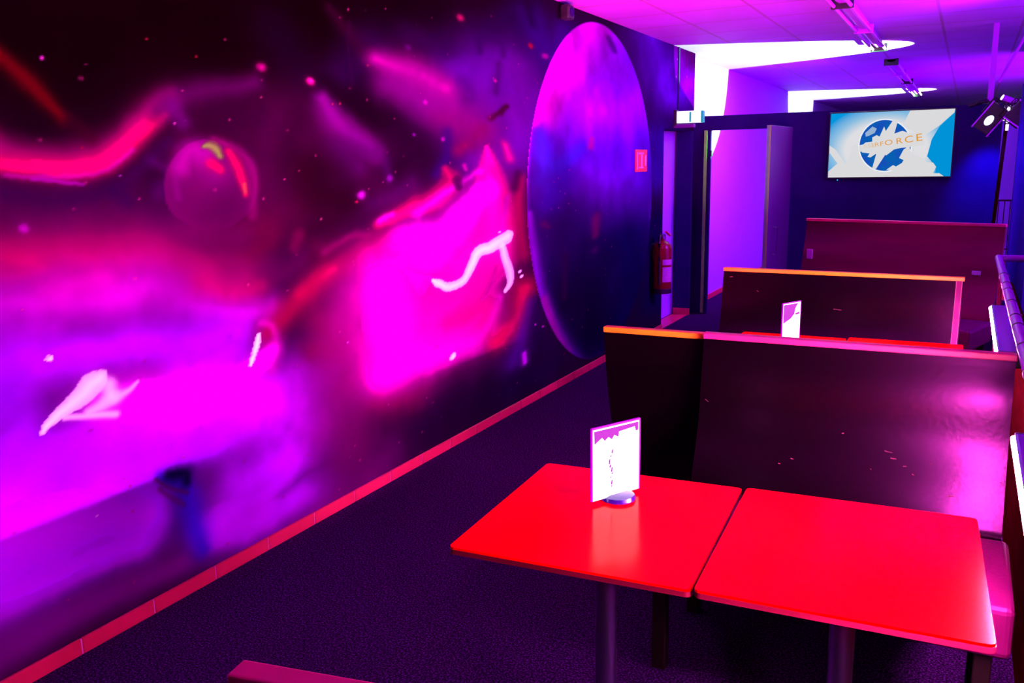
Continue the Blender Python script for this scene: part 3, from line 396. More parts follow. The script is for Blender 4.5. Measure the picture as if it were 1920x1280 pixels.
 ([(1.905,0.925,0.0284,0.0254),(1.892,0.918,0.0357,0.0321),(1.878,0.912,0.043,0.0388),(1.865,0.905,0.0475,0.0431),(1.853,0.896,0.048,0.0437),(1.841,0.886,0.0459,0.0419),(1.827,0.877,0.0426,0.0391),(1.81,0.868,0.0383,0.0353),(1.79,0.86,0.0329,0.0306),(1.771,0.851,0.0281,0.0263),(1.751,0.842,0.0244,0.023),(1.731,0.832,0.0212,0.0201),(1.714,0.823,0.0181,0.0173),(1.7,0.814,0.015,0.0143),(1.688,0.806,0.0119,0.0114),(1.677,0.798,0.0089,0.0086)],(262,255,262),1,0.6),  # from here, white glare of the low lamp painted in as strokes
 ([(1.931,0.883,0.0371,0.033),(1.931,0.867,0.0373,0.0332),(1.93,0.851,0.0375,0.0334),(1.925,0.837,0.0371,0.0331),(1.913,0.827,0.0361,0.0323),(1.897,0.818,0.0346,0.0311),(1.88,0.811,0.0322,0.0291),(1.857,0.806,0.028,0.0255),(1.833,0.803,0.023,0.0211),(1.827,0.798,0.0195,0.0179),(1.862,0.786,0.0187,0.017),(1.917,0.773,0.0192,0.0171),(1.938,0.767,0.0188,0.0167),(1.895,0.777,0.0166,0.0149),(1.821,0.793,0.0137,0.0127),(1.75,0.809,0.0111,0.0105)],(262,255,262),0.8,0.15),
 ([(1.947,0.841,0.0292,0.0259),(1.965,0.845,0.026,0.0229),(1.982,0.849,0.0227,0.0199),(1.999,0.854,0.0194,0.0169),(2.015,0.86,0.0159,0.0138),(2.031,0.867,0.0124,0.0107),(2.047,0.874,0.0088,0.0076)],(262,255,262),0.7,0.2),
 ([(2.66,0.937,0.0122,0.0088),(2.653,0.92,0.0146,0.0106),(2.647,0.903,0.0169,0.0123),(2.639,0.887,0.0182,0.0133),(2.632,0.872,0.0179,0.0131),(2.624,0.858,0.0166,0.0122),(2.617,0.846,0.015,0.011),(2.61,0.836,0.0132,0.0097),(2.604,0.827,0.0111,0.0082),(2.598,0.818,0.0089,0.0066)],(262,255,262),1,0.6),  # narrow lamp glint, painted in as well
 ([(7.746,2.691,0.6541,0.1977),(7.851,2.629,0.7187,0.2151),(7.958,2.565,0.7865,0.2331),(8.064,2.494,0.8292,0.2436),(8.158,2.396,0.8229,0.24),(8.249,2.291,0.7865,0.228),(8.361,2.227,0.7553,0.2168),(8.508,2.24,0.7445,0.2104),(8.679,2.299,0.74,0.2052),(8.856,2.36,0.7347,0.1998)],(125,0,225),1,0),
 ([(7.938,1.822,0.6153,0.1869),(7.954,1.483,0.6226,0.1907)],(70,0,165),0.95,0),
 ([(7.894,1.043,0.6213,0.194),(7.926,0.332,0.6363,0.2021)],(30,0,84),0.95,0),
 ('CIRCLE',6.47,1.36,1.29),
 ([(6.313,2.222,1.5142,0.5513),(6.372,2.091,1.5597,0.5657),(6.433,1.956,1.6068,0.5805),(6.532,1.878,1.6196,0.5791),(6.743,1.925,1.562,0.5431),(7.005,2.038,1.453,0.4876),(7.138,2.069,1.3602,0.4489),(7.022,1.931,1.3339,0.4482),(6.772,1.715,1.3383,0.4666),(6.534,1.509,1.34,0.4842)],(160,0,262),1,0),
 ([(5.801,1.181,0.9899,0.3983),(5.988,1.087,1.0984,0.4319),(6.187,0.987,1.218,0.4676),(6.422,0.888,1.3258,0.4949),(6.719,0.794,1.4026,0.5056),(7.071,0.698,1.4593,0.5055),(7.455,0.593,1.5211,0.5053)],(48,0,96),1,0),
 ([(5.991,0.608,0.9285,0.3701),(6.121,0.491,0.9136,0.3589),(6.256,0.369,0.8969,0.3473),(6.423,0.286,0.8994,0.3416),(6.643,0.274,0.9387,0.3468),(6.903,0.307,1.005,0.3592),(7.179,0.344,1.078,0.3724)],(26,0,52),0.9,0),
 ([(5.821,2.4,0.4787,0.1853),(5.911,2.463,0.4474,0.1706),(6.004,2.527,0.4144,0.1558),(6.109,2.578,0.3868,0.1431),(6.286,2.626,0.366,0.1321),(6.483,2.661,0.3504,0.1231),(6.528,2.63,0.3453,0.1207),(6.282,2.485,0.3652,0.1324),(5.909,2.29,0.3903,0.1497),(5.636,2.137,0.3893,0.1559),(5.531,2.047,0.3523,0.1436),(5.495,1.982,0.2961,0.1216),(5.459,1.917,0.2409,0.0996)],(235,0,225),0.9,0),
 ([(6.759,2.418,0.614,0.2099),(7.134,2.24,0.6763,0.2222)],(165,0,215),0.6,0),
 ([(6.641,2.565,0.0593,0.0205),(6.674,2.548,0.066,0.0227),(6.707,2.531,0.0727,0.0249),(6.734,2.516,0.0761,0.026),(6.754,2.503,0.0736,0.0251),(6.768,2.492,0.0677,0.0231),(6.782,2.481,0.0616,0.021)],(70,0,110),0.7,0),
 ([(7.189,2.67,0.0846,0.0273),(7.39,2.659,0.071,0.0224)],(60,0,120),0.6,0),
 ([(7.676,2.594,0.5696,0.174),(7.992,2.347,0.6145,0.1827)],(120,0,235),0.8,0),
 ([(6.207,2.023,0.2155,0.08),(6.225,1.972,0.1782,0.0661),(6.243,1.92,0.1404,0.0521),(6.259,1.87,0.1097,0.0407),(6.271,1.823,0.0914,0.0338),(6.281,1.778,0.0804,0.0298),(6.29,1.733,0.0694,0.0257)],(225,0,235),0.7,0),
 ([(6.532,2.019,0.1173,0.0418),(6.259,1.987,0.082,0.0303)],(220,0,235),0.5,0),
 ([(5.454,1.742,0.264,0.1098),(5.68,1.718,0.3474,0.14),(5.922,1.692,0.4422,0.1723),(6.206,1.673,0.5442,0.2043),(6.555,1.668,0.6522,0.234),(6.965,1.672,0.7732,0.2636),(7.421,1.676,0.9176,0.2965)],(95,0,215),0.7,0),
 ([(5.389,1.811,0.1292,0.0542),(5.405,1.763,0.154,0.0645),(5.42,1.714,0.1792,0.075),(5.452,1.671,0.1983,0.0827),(5.505,1.629,0.2092,0.0867),(5.576,1.592,0.2138,0.0878),(5.669,1.58,0.2119,0.0859),(5.794,1.611,0.2003,0.0797),(5.946,1.67,0.1804,0.0701),(6.103,1.731,0.1586,0.0602)],(50,70,220),0.55,0),
 ([(5.364,1.531,0.151,0.0641),(5.533,1.455,0.1818,0.0754)],(60,45,180),0.45,0),
 ([(5.53,1.346,0.2279,0.0949),(5.806,1.485,0.2454,0.0978)],(60,0,170),0.6,0),
 ([(6.29,1.733,0.0694,0.0257),(6.312,1.793,0.0558,0.0206)],(225,0,190),0.8,0),
 ([(6.388,1.205,0.1013,0.0376),(6.377,1.06,0.0869,0.0325)],(130,0,95),0.8,0),
 ([(6.366,0.936,0.087,0.0327)],(95,0,100),0.7,0),
 ([(7.164,0.953,0.4582,0.1558),(7.234,0.803,0.4595,0.1557),(7.305,0.649,0.4608,0.1555),(7.314,0.515,0.4428,0.1499),(7.218,0.422,0.394,0.1352),(7.063,0.356,0.3302,0.1156),(6.912,0.292,0.2704,0.0966)],(28,0,92),0.8,0),
 ([(5.797,0.95,0.0623,0.0252),(5.773,0.639,0.0499,0.0205)],(70,0,70),0.5,0),
 ([(5.44,1.205,0.0669,0.0283),(5.509,1.182,0.0455,0.0191)],(110,0,90),0.6,0),
 ([(5.21,1.291,0.0519,0.0227),(5.228,1.208,0.0674,0.0295),(5.245,1.124,0.0832,0.0364),(5.267,1.038,0.0959,0.0419),(5.293,0.95,0.1025,0.0447),(5.323,0.861,0.1057,0.046),(5.359,0.773,0.1105,0.048),(5.402,0.688,0.1197,0.0517),(5.452,0.605,0.1306,0.0562),(5.51,0.524,0.1396,0.0597),(5.579,0.442,0.1454,0.0617),(5.657,0.361,0.1491,0.0627),(5.738,0.287,0.15,0.0625),(5.818,0.224,0.147,0.0607),(5.901,0.17,0.1409,0.0576),(5.985,0.113,0.1344,0.0544)],(150,0,225),0.9,0),
 ([(5.426,0.689,0.0678,0.0292),(5.482,0.603,0.0729,0.0312),(5.539,0.514,0.0782,0.0333),(5.599,0.431,0.0838,0.0355),(5.665,0.359,0.0896,0.0377),(5.734,0.293,0.0957,0.0399),(5.805,0.225,0.1021,0.0422)],(200,0,170),0.7,0),
 ([(5.318,1.877,0.0631,0.0267),(5.341,1.934,0.0712,0.03),(5.364,1.991,0.0794,0.0333),(5.396,2.052,0.0856,0.0356),(5.438,2.122,0.0881,0.0363),(5.49,2.197,0.0884,0.0361),(5.553,2.269,0.089,0.0359),(5.633,2.337,0.0909,0.0362),(5.726,2.404,0.0932,0.0365),(5.822,2.472,0.0955,0.0369)],(255,0,250),0.9,0),
 ([(7.911,1.386,0.0618,0.0191),(7.856,1.339,0.0695,0.0216),(7.801,1.293,0.077,0.0241),(7.761,1.246,0.0801,0.0252),(7.743,1.198,0.0762,0.0241),(7.74,1.15,0.0681,0.0215),(7.736,1.102,0.0599,0.019)],(120,0,200),0.5,0),
 ([(7.943,2.051,0.1633,0.0493),(8.169,2.046,0.1715,0.0505)],(165,150,230),0.5,0),
]

def mural_mesh():
    ny, nz = 900, 560
    u = np.linspace(0, 1, ny); Y = -.6+(9.1+.6)*(u*.62+.38*u*u)      # finer where the wall is near
    Z = np.linspace(0, CZ, nz)
    yy, zz = np.meshgrid(Y, Z, indexing='ij')
    rng = np.random.RandomState(7)
    def vnoise(scale):
        gy = yy*scale; gz = zz*scale; n = 64
        g = rng.rand(n, n); iy = np.floor(gy).astype(int); iz = np.floor(gz).astype(int); fy = gy-iy; fz = gz-iz
        fy = fy*fy*(3-2*fy); fz = fz*fz*(3-2*fz)
        a = g[iy % n, iz % n]; b = g[(iy+1) % n, iz % n]; c = g[iy % n, (iz+1) % n]; d = g[(iy+1) % n, (iz+1) % n]
        return a*(1-fy)*(1-fz)+b*fy*(1-fz)+c*(1-fy)*fz+d*fy*fz
    def fbm(s): return sum(vnoise(s*2**k)/2**(k+1) for k in range(4))-.47
    wy = yy+.10*fbm(2.6); wz = zz+.09*fbm(2.6)                       # brush waver
    fine_y = yy+.02*fbm(14); fine_z = zz+.02*fbm(14)
    img = np.zeros(yy.shape+(3,)); t = np.clip(zz/CZ, 0, 1)[..., None]
    img[:] = np.array([60, 0, 62])*(1-t)+np.array([48, 0, 56])*t
    circ = None
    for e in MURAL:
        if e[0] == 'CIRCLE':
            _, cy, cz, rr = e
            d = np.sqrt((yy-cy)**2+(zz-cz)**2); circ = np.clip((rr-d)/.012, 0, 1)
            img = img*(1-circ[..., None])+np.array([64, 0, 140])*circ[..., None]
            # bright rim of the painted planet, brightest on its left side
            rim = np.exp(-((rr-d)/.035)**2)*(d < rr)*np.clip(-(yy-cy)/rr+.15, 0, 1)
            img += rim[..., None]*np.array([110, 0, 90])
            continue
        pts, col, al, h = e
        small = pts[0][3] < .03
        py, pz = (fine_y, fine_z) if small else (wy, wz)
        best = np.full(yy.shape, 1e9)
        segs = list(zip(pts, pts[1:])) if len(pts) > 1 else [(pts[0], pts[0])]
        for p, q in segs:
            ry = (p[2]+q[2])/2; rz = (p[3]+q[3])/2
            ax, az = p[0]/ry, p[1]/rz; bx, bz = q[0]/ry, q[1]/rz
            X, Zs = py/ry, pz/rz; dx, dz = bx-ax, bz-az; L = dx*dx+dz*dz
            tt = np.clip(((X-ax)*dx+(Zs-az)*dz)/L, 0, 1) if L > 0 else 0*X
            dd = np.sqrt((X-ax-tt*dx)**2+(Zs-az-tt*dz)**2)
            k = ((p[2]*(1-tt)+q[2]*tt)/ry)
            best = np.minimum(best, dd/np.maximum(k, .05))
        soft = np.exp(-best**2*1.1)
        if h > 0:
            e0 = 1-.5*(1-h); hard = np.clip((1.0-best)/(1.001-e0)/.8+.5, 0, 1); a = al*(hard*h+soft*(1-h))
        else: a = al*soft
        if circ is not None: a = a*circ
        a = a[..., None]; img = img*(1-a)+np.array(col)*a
    # scattered tiny stars
    for _ in range(260):
        cy, cz = rng.rand()*9, rng.rand()*2.6; r = .003+.004*rng.rand()
        i = np.searchsorted(Y, cy); sl = slice(max(i-6, 0), i+7)
        d = ((yy[sl]-cy)**2+(zz[sl]-cz)**2)/r/r; a = (np.exp(-d)*.8)[..., None]
        img[sl] = img[sl]*(1-a)+np.array([235, 60, 150])*a
    fb = fbm(3.5)[..., None]; img = img*(1+.35*fb*(img[..., 0:1] < 225)*(img[..., 1:2] < 120))
    img = np.clip(img, 0, 400)/255
    linr = np.where(img <= .04045, img/12.92, ((img+.055)/1.055)**2.4)
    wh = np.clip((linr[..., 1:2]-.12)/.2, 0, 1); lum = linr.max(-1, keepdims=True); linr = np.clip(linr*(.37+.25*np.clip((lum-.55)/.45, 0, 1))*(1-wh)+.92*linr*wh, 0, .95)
    # verts of the wall face; cells of the side doorway are left out
    co = np.stack([np.full(yy.shape, WX), yy, zz], -1).reshape(-1, 3)
    idx = np.arange(ny*nz).reshape(ny, nz)
    q = np.stack([idx[:-1, :-1], idx[1:, :-1], idx[1:, 1:], idx[:-1, 1:]], -1)
    cyc = (yy[:-1, :-1]+yy[1:, 1:])/2; czc = (zz[:-1, :-1]+zz[1:, 1:])/2
    keep = ~((cyc > 8.1) & (czc < 1.925)); q = q[keep]
    me = bpy.data.meshes.new('wall_left'); nv = len(co); nf = len(q)
    me.vertices.add(nv); me.vertices.foreach_set('co', co.ravel())
    me.loops.add(nf*4); me.loops.foreach_set('vertex_index', q.ravel().astype(np.int32))
    me.polygons.add(nf); me.polygons.foreach_set('loop_start', (np.arange(nf)*4).astype(np.int32))
    me.update(calc_edges=True)
    ca = me.color_attributes.new('paint', 'FLOAT_COLOR', 'POINT')
    ca.data.foreach_set('color', np.concatenate([linr.reshape(-1, 3), np.ones((nv, 1))], 1).astype(np.float32).ravel())
    return me
m_mural = mat('mural_paint', (.1, 0, .1), .42, spec=.0, bump=(110, .12), tint=(1, .3, 1))
_nt = m_mural.node_tree; _a = _nt.nodes.new('ShaderNodeVertexColor'); _a.layer_name = 'paint'
_nt.links.new(_a.outputs[0], _nt.nodes['Principled BSDF'].inputs['Base Color'])
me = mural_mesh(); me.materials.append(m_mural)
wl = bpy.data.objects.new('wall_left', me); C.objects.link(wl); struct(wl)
# wall thickness behind the painted face
struct(simple('wall_left', [((-2.95, -.6, 0), (WX-.004, 8.1, CZ)), ((-2.95, 8.1, 1.925), (WX-.004, 9.1, CZ)), ((-2.735, 9.04, 0), (WX, 9.1, 1.925))], m_part))
struct(simple('wall_left', [((-2.95, 9.1, 0), (FX, 24, CZ))], m_violet))
struct(simple('baseboard_left', [((FX, 9.25, 0), (FX+.012, 24, .06))], m_tile))
bm = B()
for k in range(-2, 27):                                              # baseboard tiles with pale joints
    y0 = .205+k*.301
    y1 = min(y0+.295, 8.1)
    if y1 > y0: box(bm, (WX, y0, 0), (WX+.012, y1, .056), .0015, 1)
bb = struct(obj('baseboard_left', bm, m_tile))
bm = B(); box(bm, (WX, -.4, 0), (WX+.009, 8.1, .054)); struct(obj('trim_2', bm, m_grout))
bm = B(); box(bm, (-2.735, 9.022, 0), (WX+.01, 9.04, .07)); struct(obj('baseboard_back', bm, m_tile))
struct(simple('wall_end', [((-2.95, 24, 0), (5, 24.2, CZ))], m_violet))
struct(simple('wall_right', [((4.9, -1.5, 0), (5, 24.2, CZ))], m_part))
struct(simple('wall_rear', [((-2.95, -1.6, 0), (5, -1.5, CZ))], m_part))

# side doorway with closed pale door
d2 = thing('door_2', None, None, (-2.76, 8.1, 0)); struct(d2)
simple('door_leaf', [((-.02, 0, .005), (.012, .94, 1.92))], m_violet, d2)
simple('hinge_strip', [((.012, .02, 1.0), (.02, .05, 1.6))], mat('hinge_blue', (.03, 0, .4), .4, noise=(60, (.06, 0, .6), .3, .7)), d2)

# ------------------------------------------------------------------ partition with the open door
struct(simple('wall_back', [((FX, PY, 0), (-2.46, PY+.1, 2.07)), ((-2.46, PY, 1.925), (-1.60, PY+.1, 2.07)), ((-1.60, PY, 0), (.235, PY+.1, 2.07))], m_part))
d1 = thing('door_1', None, None, (-1.60, PY-.01, 0)); struct(d1)
leafrot = math.atan2(-.79, -.062)
bm = B(); box(bm, (.02, -.018, .01), (.79, .018, 1.925), .002, 1, Matrix.Rotation(leafrot, 4, 'Z'))
leaf = obj('door_leaf', bm, m_door, d1)
bm = B(); box(bm, (.79, -.019, .01), (.797, .004, 1.925), 0, 1, Matrix.Rotation(leafrot, 4, 'Z')); obj('edge_strip', bm, m_chrome, leaf)
bm = B(); box(bm, (.79, .004, .01), (.796, .019, 1.925), 0, 1, Matrix.Rotation(leafrot, 4, 'Z')); obj('wood_edge', bm, m_beige, leaf)
bm = B(); R_ = Matrix.Rotation(leafrot, 4, 'Z')
tube(bm, [R_ @ Vector(p) for p in [(.60, .02, .72), (.60, .06, .72), (.60, .06, .98), (.60, .02, .98)]], .008, 8)
obj('door_handle', bm, m_steel, leaf)
bm = B(); box(bm, (-.87, -.03, .01), (-.84, .012, 1.925)); obj('door_frame', bm, m_beige, d1, )
bm = B(); box(bm, (-.84, -.012, .01), (-.805, .03, 1.925)); fr = obj('frame_stop', bm, m_part, d1)
bm = B(); box(bm, (-.806, -.01, 1.66), (-.79, .02, 1.72), .004); obj('latch_plate', bm, m_dark, d1)

# ------------------------------------------------------------------ television with the picture on its screen
tv = thing('television', 'flat wall television showing a globe and lightning logo on the dark partition', 'television', (-.69, PY-.045, 1.735))
TW, TH = 1.075, .605
bm = B(); box(bm, (-TW/2-.012, -.012, -TH/2-.012), (TW/2+.012, .035, TH/2+.012), .004); obj('housing', bm, m_dark, tv)
def em(name, col, s=1.0, noise=None):
    m = bpy.data.materials.new(name); m.use_nodes = True; nt = m.node_tree; nt.nodes.remove(nt.nodes['Principled BSDF'])
    e = nt.nodes.new('ShaderNodeEmission'); e.inputs[0].default_value = (*lin(col), 1); e.inputs[1].default_value = s
    nt.links.new(e.outputs[0], nt.nodes['Material Output'].inputs[0])
    if noise:
        tc = nt.nodes.new('ShaderNodeTexCoord'); n = nt.nodes.new('ShaderNodeTexNoise'); n.inputs['Scale'].default_value = noise[0]
        r = nt.nodes.new('ShaderNodeValToRGB'); r.color_ramp.elements[0].color = (*lin(col), 1); r.color_ramp.elements[1].color = (*lin(noise[1]), 1)
        r.color_ramp.elements[0].position = .42; r.color_ramp.elements[1].position = .6
        nt.links.new(tc.outputs['Object'], n.inputs['Vector']); nt.links.new(n.outputs['Fac'], r.inputs[0]); nt.links.new(r.outputs[0], e.inputs[0])
    return m
def sky_mat():
    m = em('screen_sky', (20, 150, 220)); nt = m.node_tree; e = [n for n in nt.nodes if n.type == 'EMISSION'][0]
    tc = nt.nodes.new('ShaderNodeTexCoord'); mp = nt.nodes.new('ShaderNodeMapping'); mp.inputs['Scale'].default_value = (1/.62, 0, 1/.42); mp.inputs['Location'].default_value = (.05, 0, .1)
    nt.links.new(tc.outputs['Object'], mp.inputs[0]); g = nt.nodes.new('ShaderNodeTexGradient'); g.gradient_type = 'SPHERICAL'
    n = nt.nodes.new('ShaderNodeTexNoise'); n.inputs['Scale'].default_value = 4; nt.links.new(tc.outputs['Object'], n.inputs['Vector'])
    nt.links.new(mp.outputs[0], g.inputs[0]); r = nt.nodes.new('ShaderNodeValToRGB'); nt.links.new(g.outputs[1], r.inputs[0])
    r.color_ramp.elements[0].position = 0; r.color_ramp.elements[0].color = (*lin((0, 150, 222)), 1)
    r.color_ramp.elements[1].position = .42; r.color_ramp.elements[1].color = (*lin((222, 222, 226)), 1)
    x = r.color_ramp.elements.new(.22); x.color = (*lin((140, 190, 225)), 1)
    nt.links.new(r.outputs[0], e.inputs[0]); return m
scr = simple('screen', [((-TW/2, -.016, -TH/2), (TW/2, -.012, TH/2))], sky_mat(), tv)
def S(px, py):                                                       # point of the picture -> point of the screen
    t = (py-130)/(1045-130); xl = 150-25*t; xr = 1840-60*t; yt = 165+(97-165)*(px-xl)/(xr-xl)
    u = (px-xl)/(xr-xl); v = (py-yt)/(1045-yt); return ((min(max(u, 0), 1)-.5)*TW, (.5-min(max(v, 0), 1))*TH)
lay = [.0165]
def shape(name, pts, m):
    lay[0] += .0006; bm = B()
    prism(bm, [(x, -lay[0], z) for x, z in [S(*p) for p in pts]], (0, .0004, 0)); return obj(name, bm, m, scr)
Wc = (218, 218, 220)
m_cl = em('screen_white', Wc); m_bl = em('screen_blue', (6, 95, 178), 1, (9, (20, 80, 185))); m_blc = em('screen_cyan', (0, 146, 215)); m_gr = em('screen_grey', (150, 176, 210))
shape('light_ray', [(1250, 105), (1840, 97), (1830, 150), (1640, 330), (1420, 480), (1150, 330)], m_cl)
shape('sky_patch', [(1835, 150), (1780, 1040), (1590, 1040), (1590, 900), (1480, 760), (1540, 520), (1640, 340)], m_blc)
shape('cloud', [(130, 1045), (130, 960), (200, 900), (260, 850), (140, 700), (140, 600), (230, 660), (320, 780), (370, 860), (430, 740), (470, 600), (560, 590), (700, 560), (700, 1045)], m_cl)
shape('cloud', [(600, 1045), (640, 700), (1180, 640), (1300, 640), (1300, 730), (1430, 780), (1470, 840), (1560, 850), (1600, 910), (1560, 1000), (1640, 1000), (1700, 1045)], m_cl)
cx, cy, rx, ry = 915, 605, 350, 355
shape('globe_ring', [(cx+1.05*rx*math.cos(a*PI/24), cy+1.05*ry*math.sin(a*PI/24)) for a in range(48)], em('screen_ring', (235, 240, 245)))
shape('globe', [(cx+rx*math.cos(a*PI/24), cy+ry*math.sin(a*PI/24)) for a in range(48)], m_bl)
shape('land', [(640, 430), (740, 340), (800, 370), (770, 430), (690, 470), (650, 480)], m_gr)
shape('cloud', [(600, 600), (650, 560), (740, 550), (740, 490), (800, 460), (840, 480), (900, 340), (930, 420), (1040, 440), (1150, 400), (1250, 440), (1250, 650), (1180, 630), (1040, 660), (940, 740), (600, 700)], m_cl)
shape('cloud', [(1240, 620), (1170, 660), (1110, 780), (1170, 810), (1150, 850), (1070, 900), (1030, 880), (940, 945), (1050, 960), (1180, 880), (1290, 760)], m_cl)
shape('lightning_bolt', [(1030, 240), (1090, 250), (1040, 440), (1110, 430), (930, 720), (800, 930), (745, 930), (800, 715), (720, 770), (680, 760), (720, 690), (900, 440)], m_cl)
shape('banner', [(560, 600), (1440, 400), (1440, 600), (1280, 625), (560, 690)], m_cl)
def text(name, s, size, m, parent, mtx, ext=.0006):
    cu = bpy.data.curves.new(name, 'FONT'); cu.body = s; cu.size = size; cu.extrude = ext; cu.align_x = 'CENTER'; cu.align_y = 'CENTER'
    t = bpy.data.objects.new('t', cu); C.objects.link(t); bpy.context.view_layer.update()
    me = bpy.data.meshes.new_from_object(t.evaluated_get(bpy.context.evaluated_depsgraph_get())); bpy.data.objects.remove(t)
    me.transform(mtx); me.materials.clear(); me.materials.append(m); o = bpy.data.objects.new(name, me); C.objects.link(o); o.parent = parent; return o
for k, (ch, px, py, ph) in enumerate((('L', 590, 626, 44), ('A', 648, 618, 48), ('S', 704, 610, 52), ('E', 754, 602, 56), ('R', 806, 594, 60), ('F', 872, 584, 66),
                                      ('O', 966, 566, 76), ('R', 1108, 545, 86), ('C', 1238, 524, 96), ('E', 1372, 500, 106))):
    q = min(k/6, 1); gold = [222*(1-q)+228*q, 212*(1-q)+150*q, 204*(1-q)+40*q]; c0 = S(px, py)
    text('letter', ch, ph*.000636/.70, em('screen_gold', gold), scr, Matrix.Translation((c0[0], -lay[0]-.0015, c0[1])) @ Matrix.Rotation(math.radians(8), 4, 'Y').inverted() @ Matrix.Rotation(PI/2, 4, 'X') @ Matrix.Diagonal((1.3, 1, 1, 1)))
bm = B(); cyl(bm, (-TW/2+.09, -.016, -TH/2-.026), (-TW/2+.09, .0, -TH/2-.026), .005, n=12); obj('power_light', bm, em('led_blue', (60, 150, 255), 2), tv)

# ------------------------------------------------------------------ benches
def bench(name, label, loc, rz, w, h, cap, wood, seat=True, lean=.12, group='high-backed benches', scuffs=(), trim=False, plates=(), wave=0.0):
    t = thing(name, label, 'bench', loc, rz, group)
    # local frame: sitter faces -y, back plane rises from y=0 at seat level to y=lean at the top
    zb = .30
    def yat(z):                                                     # gently hollowed back board
        u = min(max((h-z)/(h-.45), 0), 1); return lean*(1-(.25*u+.75*u*u))+wave*math.sin(2*PI*(z-.6)/.34)
    bm = B(); n = 36; th = .032
    prof = [(yat(zb+(h-.02-zb)*k/n), zb+(h-.02-zb)*k/n) for k in range(n+1)]
    outline = [(-w/2, y, z) for y, z in prof]+[(-w/2, y+th, z) for y, z in reversed(prof)]
    prism(bm, outline, (w, 0, 0)); back = obj('backrest', bm, wood, t)
    back.data.polygons.foreach_set('use_smooth', [True]*len(back.data.polygons)); back.data.set_sharp_from_angle(angle=.6)
    bm = B(); yt = yat(h); box(bm, (-w/2-.004, yt-.004, h-.022), (w/2+.004, yt+th+.002, h), .004, 3); obj('top_cap', bm, cap, t)
    if seat:
        bm = B(); box(bm, (-w/2+.005, -.48, .30), (w/2+.02, -.005, .45), .02, 3); obj('seat', bm, m_seat, t)
    for sx in (-w/2+.02, w/2-.05):
        for y in (-.42, -.02):
            bm = B(); box(bm, (sx-.014, y-.02, 0), (sx+.03, y+.025, .31), .003, 1); obj('leg', bm, m_leg, t)
    bm = B(); box(bm, (-w/2+.05, -.03, .18), (w/2-.05, -.005, .26), .003, 1); obj('stretcher', bm, wood, t)
    rnd = random.Random(len(label))
    for k, (sx, sz, l) in enumerate(scuffs):
        bm = B(); y = yat(sz)-.0012; x = -w/2+sx*w; pts = []
        m_ = 9; sl = rnd.uniform(-.5, .9)
        for i in range(m_): pts.append((x+l*i/m_, y, sz+rnd.uniform(.0003, .0028)-sl*l*i/m_))
        for i in reversed(range(m_)): pts.append((x+l*i/m_, y, sz-rnd.uniform(.0003, .0028)-sl*l*i/m_))
        prism(bm, pts, (0, .002, 0)); obj('scuff_mark', bm, m_scuff, t)
    if trim:
        bm = B(); outl = [(w/2-.035, y-.003, z) for y, z in prof]+[(w/2-.035, y+.004, z) for y, z in reversed(prof)]
        prism(bm, outl, (.030, 0, 0)); tr = obj('lit_edge_strip', bm, m_wood2, t)  # lit panel edge imitated by a coloured strip with pink lines
        for dx in (0, .027):
            bm = B(); o2 = [(w/2-.035+dx, y-.005, z) for y, z in prof]+[(w/2-.035+dx, y-.002, z) for y, z in reversed(prof)]
            prism(bm, o2, (.003, 0, 0)); obj('lit_edge_line', bm, m_pink, tr)
    for (px_, pz, pw, ph) in plates:
        x = -w/2+px_*w; bm = B(); box(bm, (x, yat(pz)-.006, pz), (x+pw, yat(pz)+.004, pz+ph), .002, 1); obj('metal_plate', bm, m_label, t)
    return t
G = 'high-backed benches'
bench('booth_bench', 'nearest dark bench at the bottom edge, only its pink top corner showing', (-.335, .985, 0), PI+.17, .975, .978, m_pink, m_wood, lean=.16, group=G)
bench('booth_bench', 'large dark bench with pink top edge directly behind the nearest red tables', (-.315, 2.90, 0), 0, .975, 1.0, m_pink, m_wood, lean=.135, wave=.0045, group=G,
      scuffs=((.02, .765, .075), (.60, .60, .015), (.66, .64, .02), (.70, .62, .012), (.73, .60, .02), (.64, .66, .03), (.84, .55, .02), (.5, .70, .008), (.3, .58, .008), (.78, .64, .01), (.34, .60, .012)))
bench('booth_bench', 'dark bench with orange top edge jutting out left behind the nearest full bench', (-.585, 3.27, 0), PI, 1.25, .985, m_orange, m_wood, lean=.14, group=G)
bench('booth_bench', 'middle dark bench with long orange top edge and pink right border', (-.625, 5.00, 0), -.05, 1.275, .985, m_orange, m_wood, lean=.13, wave=.004, group=G, trim=True,
      scuffs=((.50, .78, .05), (.16, .86, .03), (.03, .93, .02)))
bench('booth_bench', 'farthest red-lit bench with pink top edge below the television', (-.50, 7.22, 0), -.31, 1.50, 1.13, m_pink, m_wood2, lean=.15, wave=.004, group=G,
      scuffs=((.36, 1.07, .12), (.30, 1.09, .03), (.37, 1.03, .04), (.66, 1.09, .05), (.03, 1.05, .03)), plates=((.025, .80, .05, .08), (.88, .76, .06, .03)))

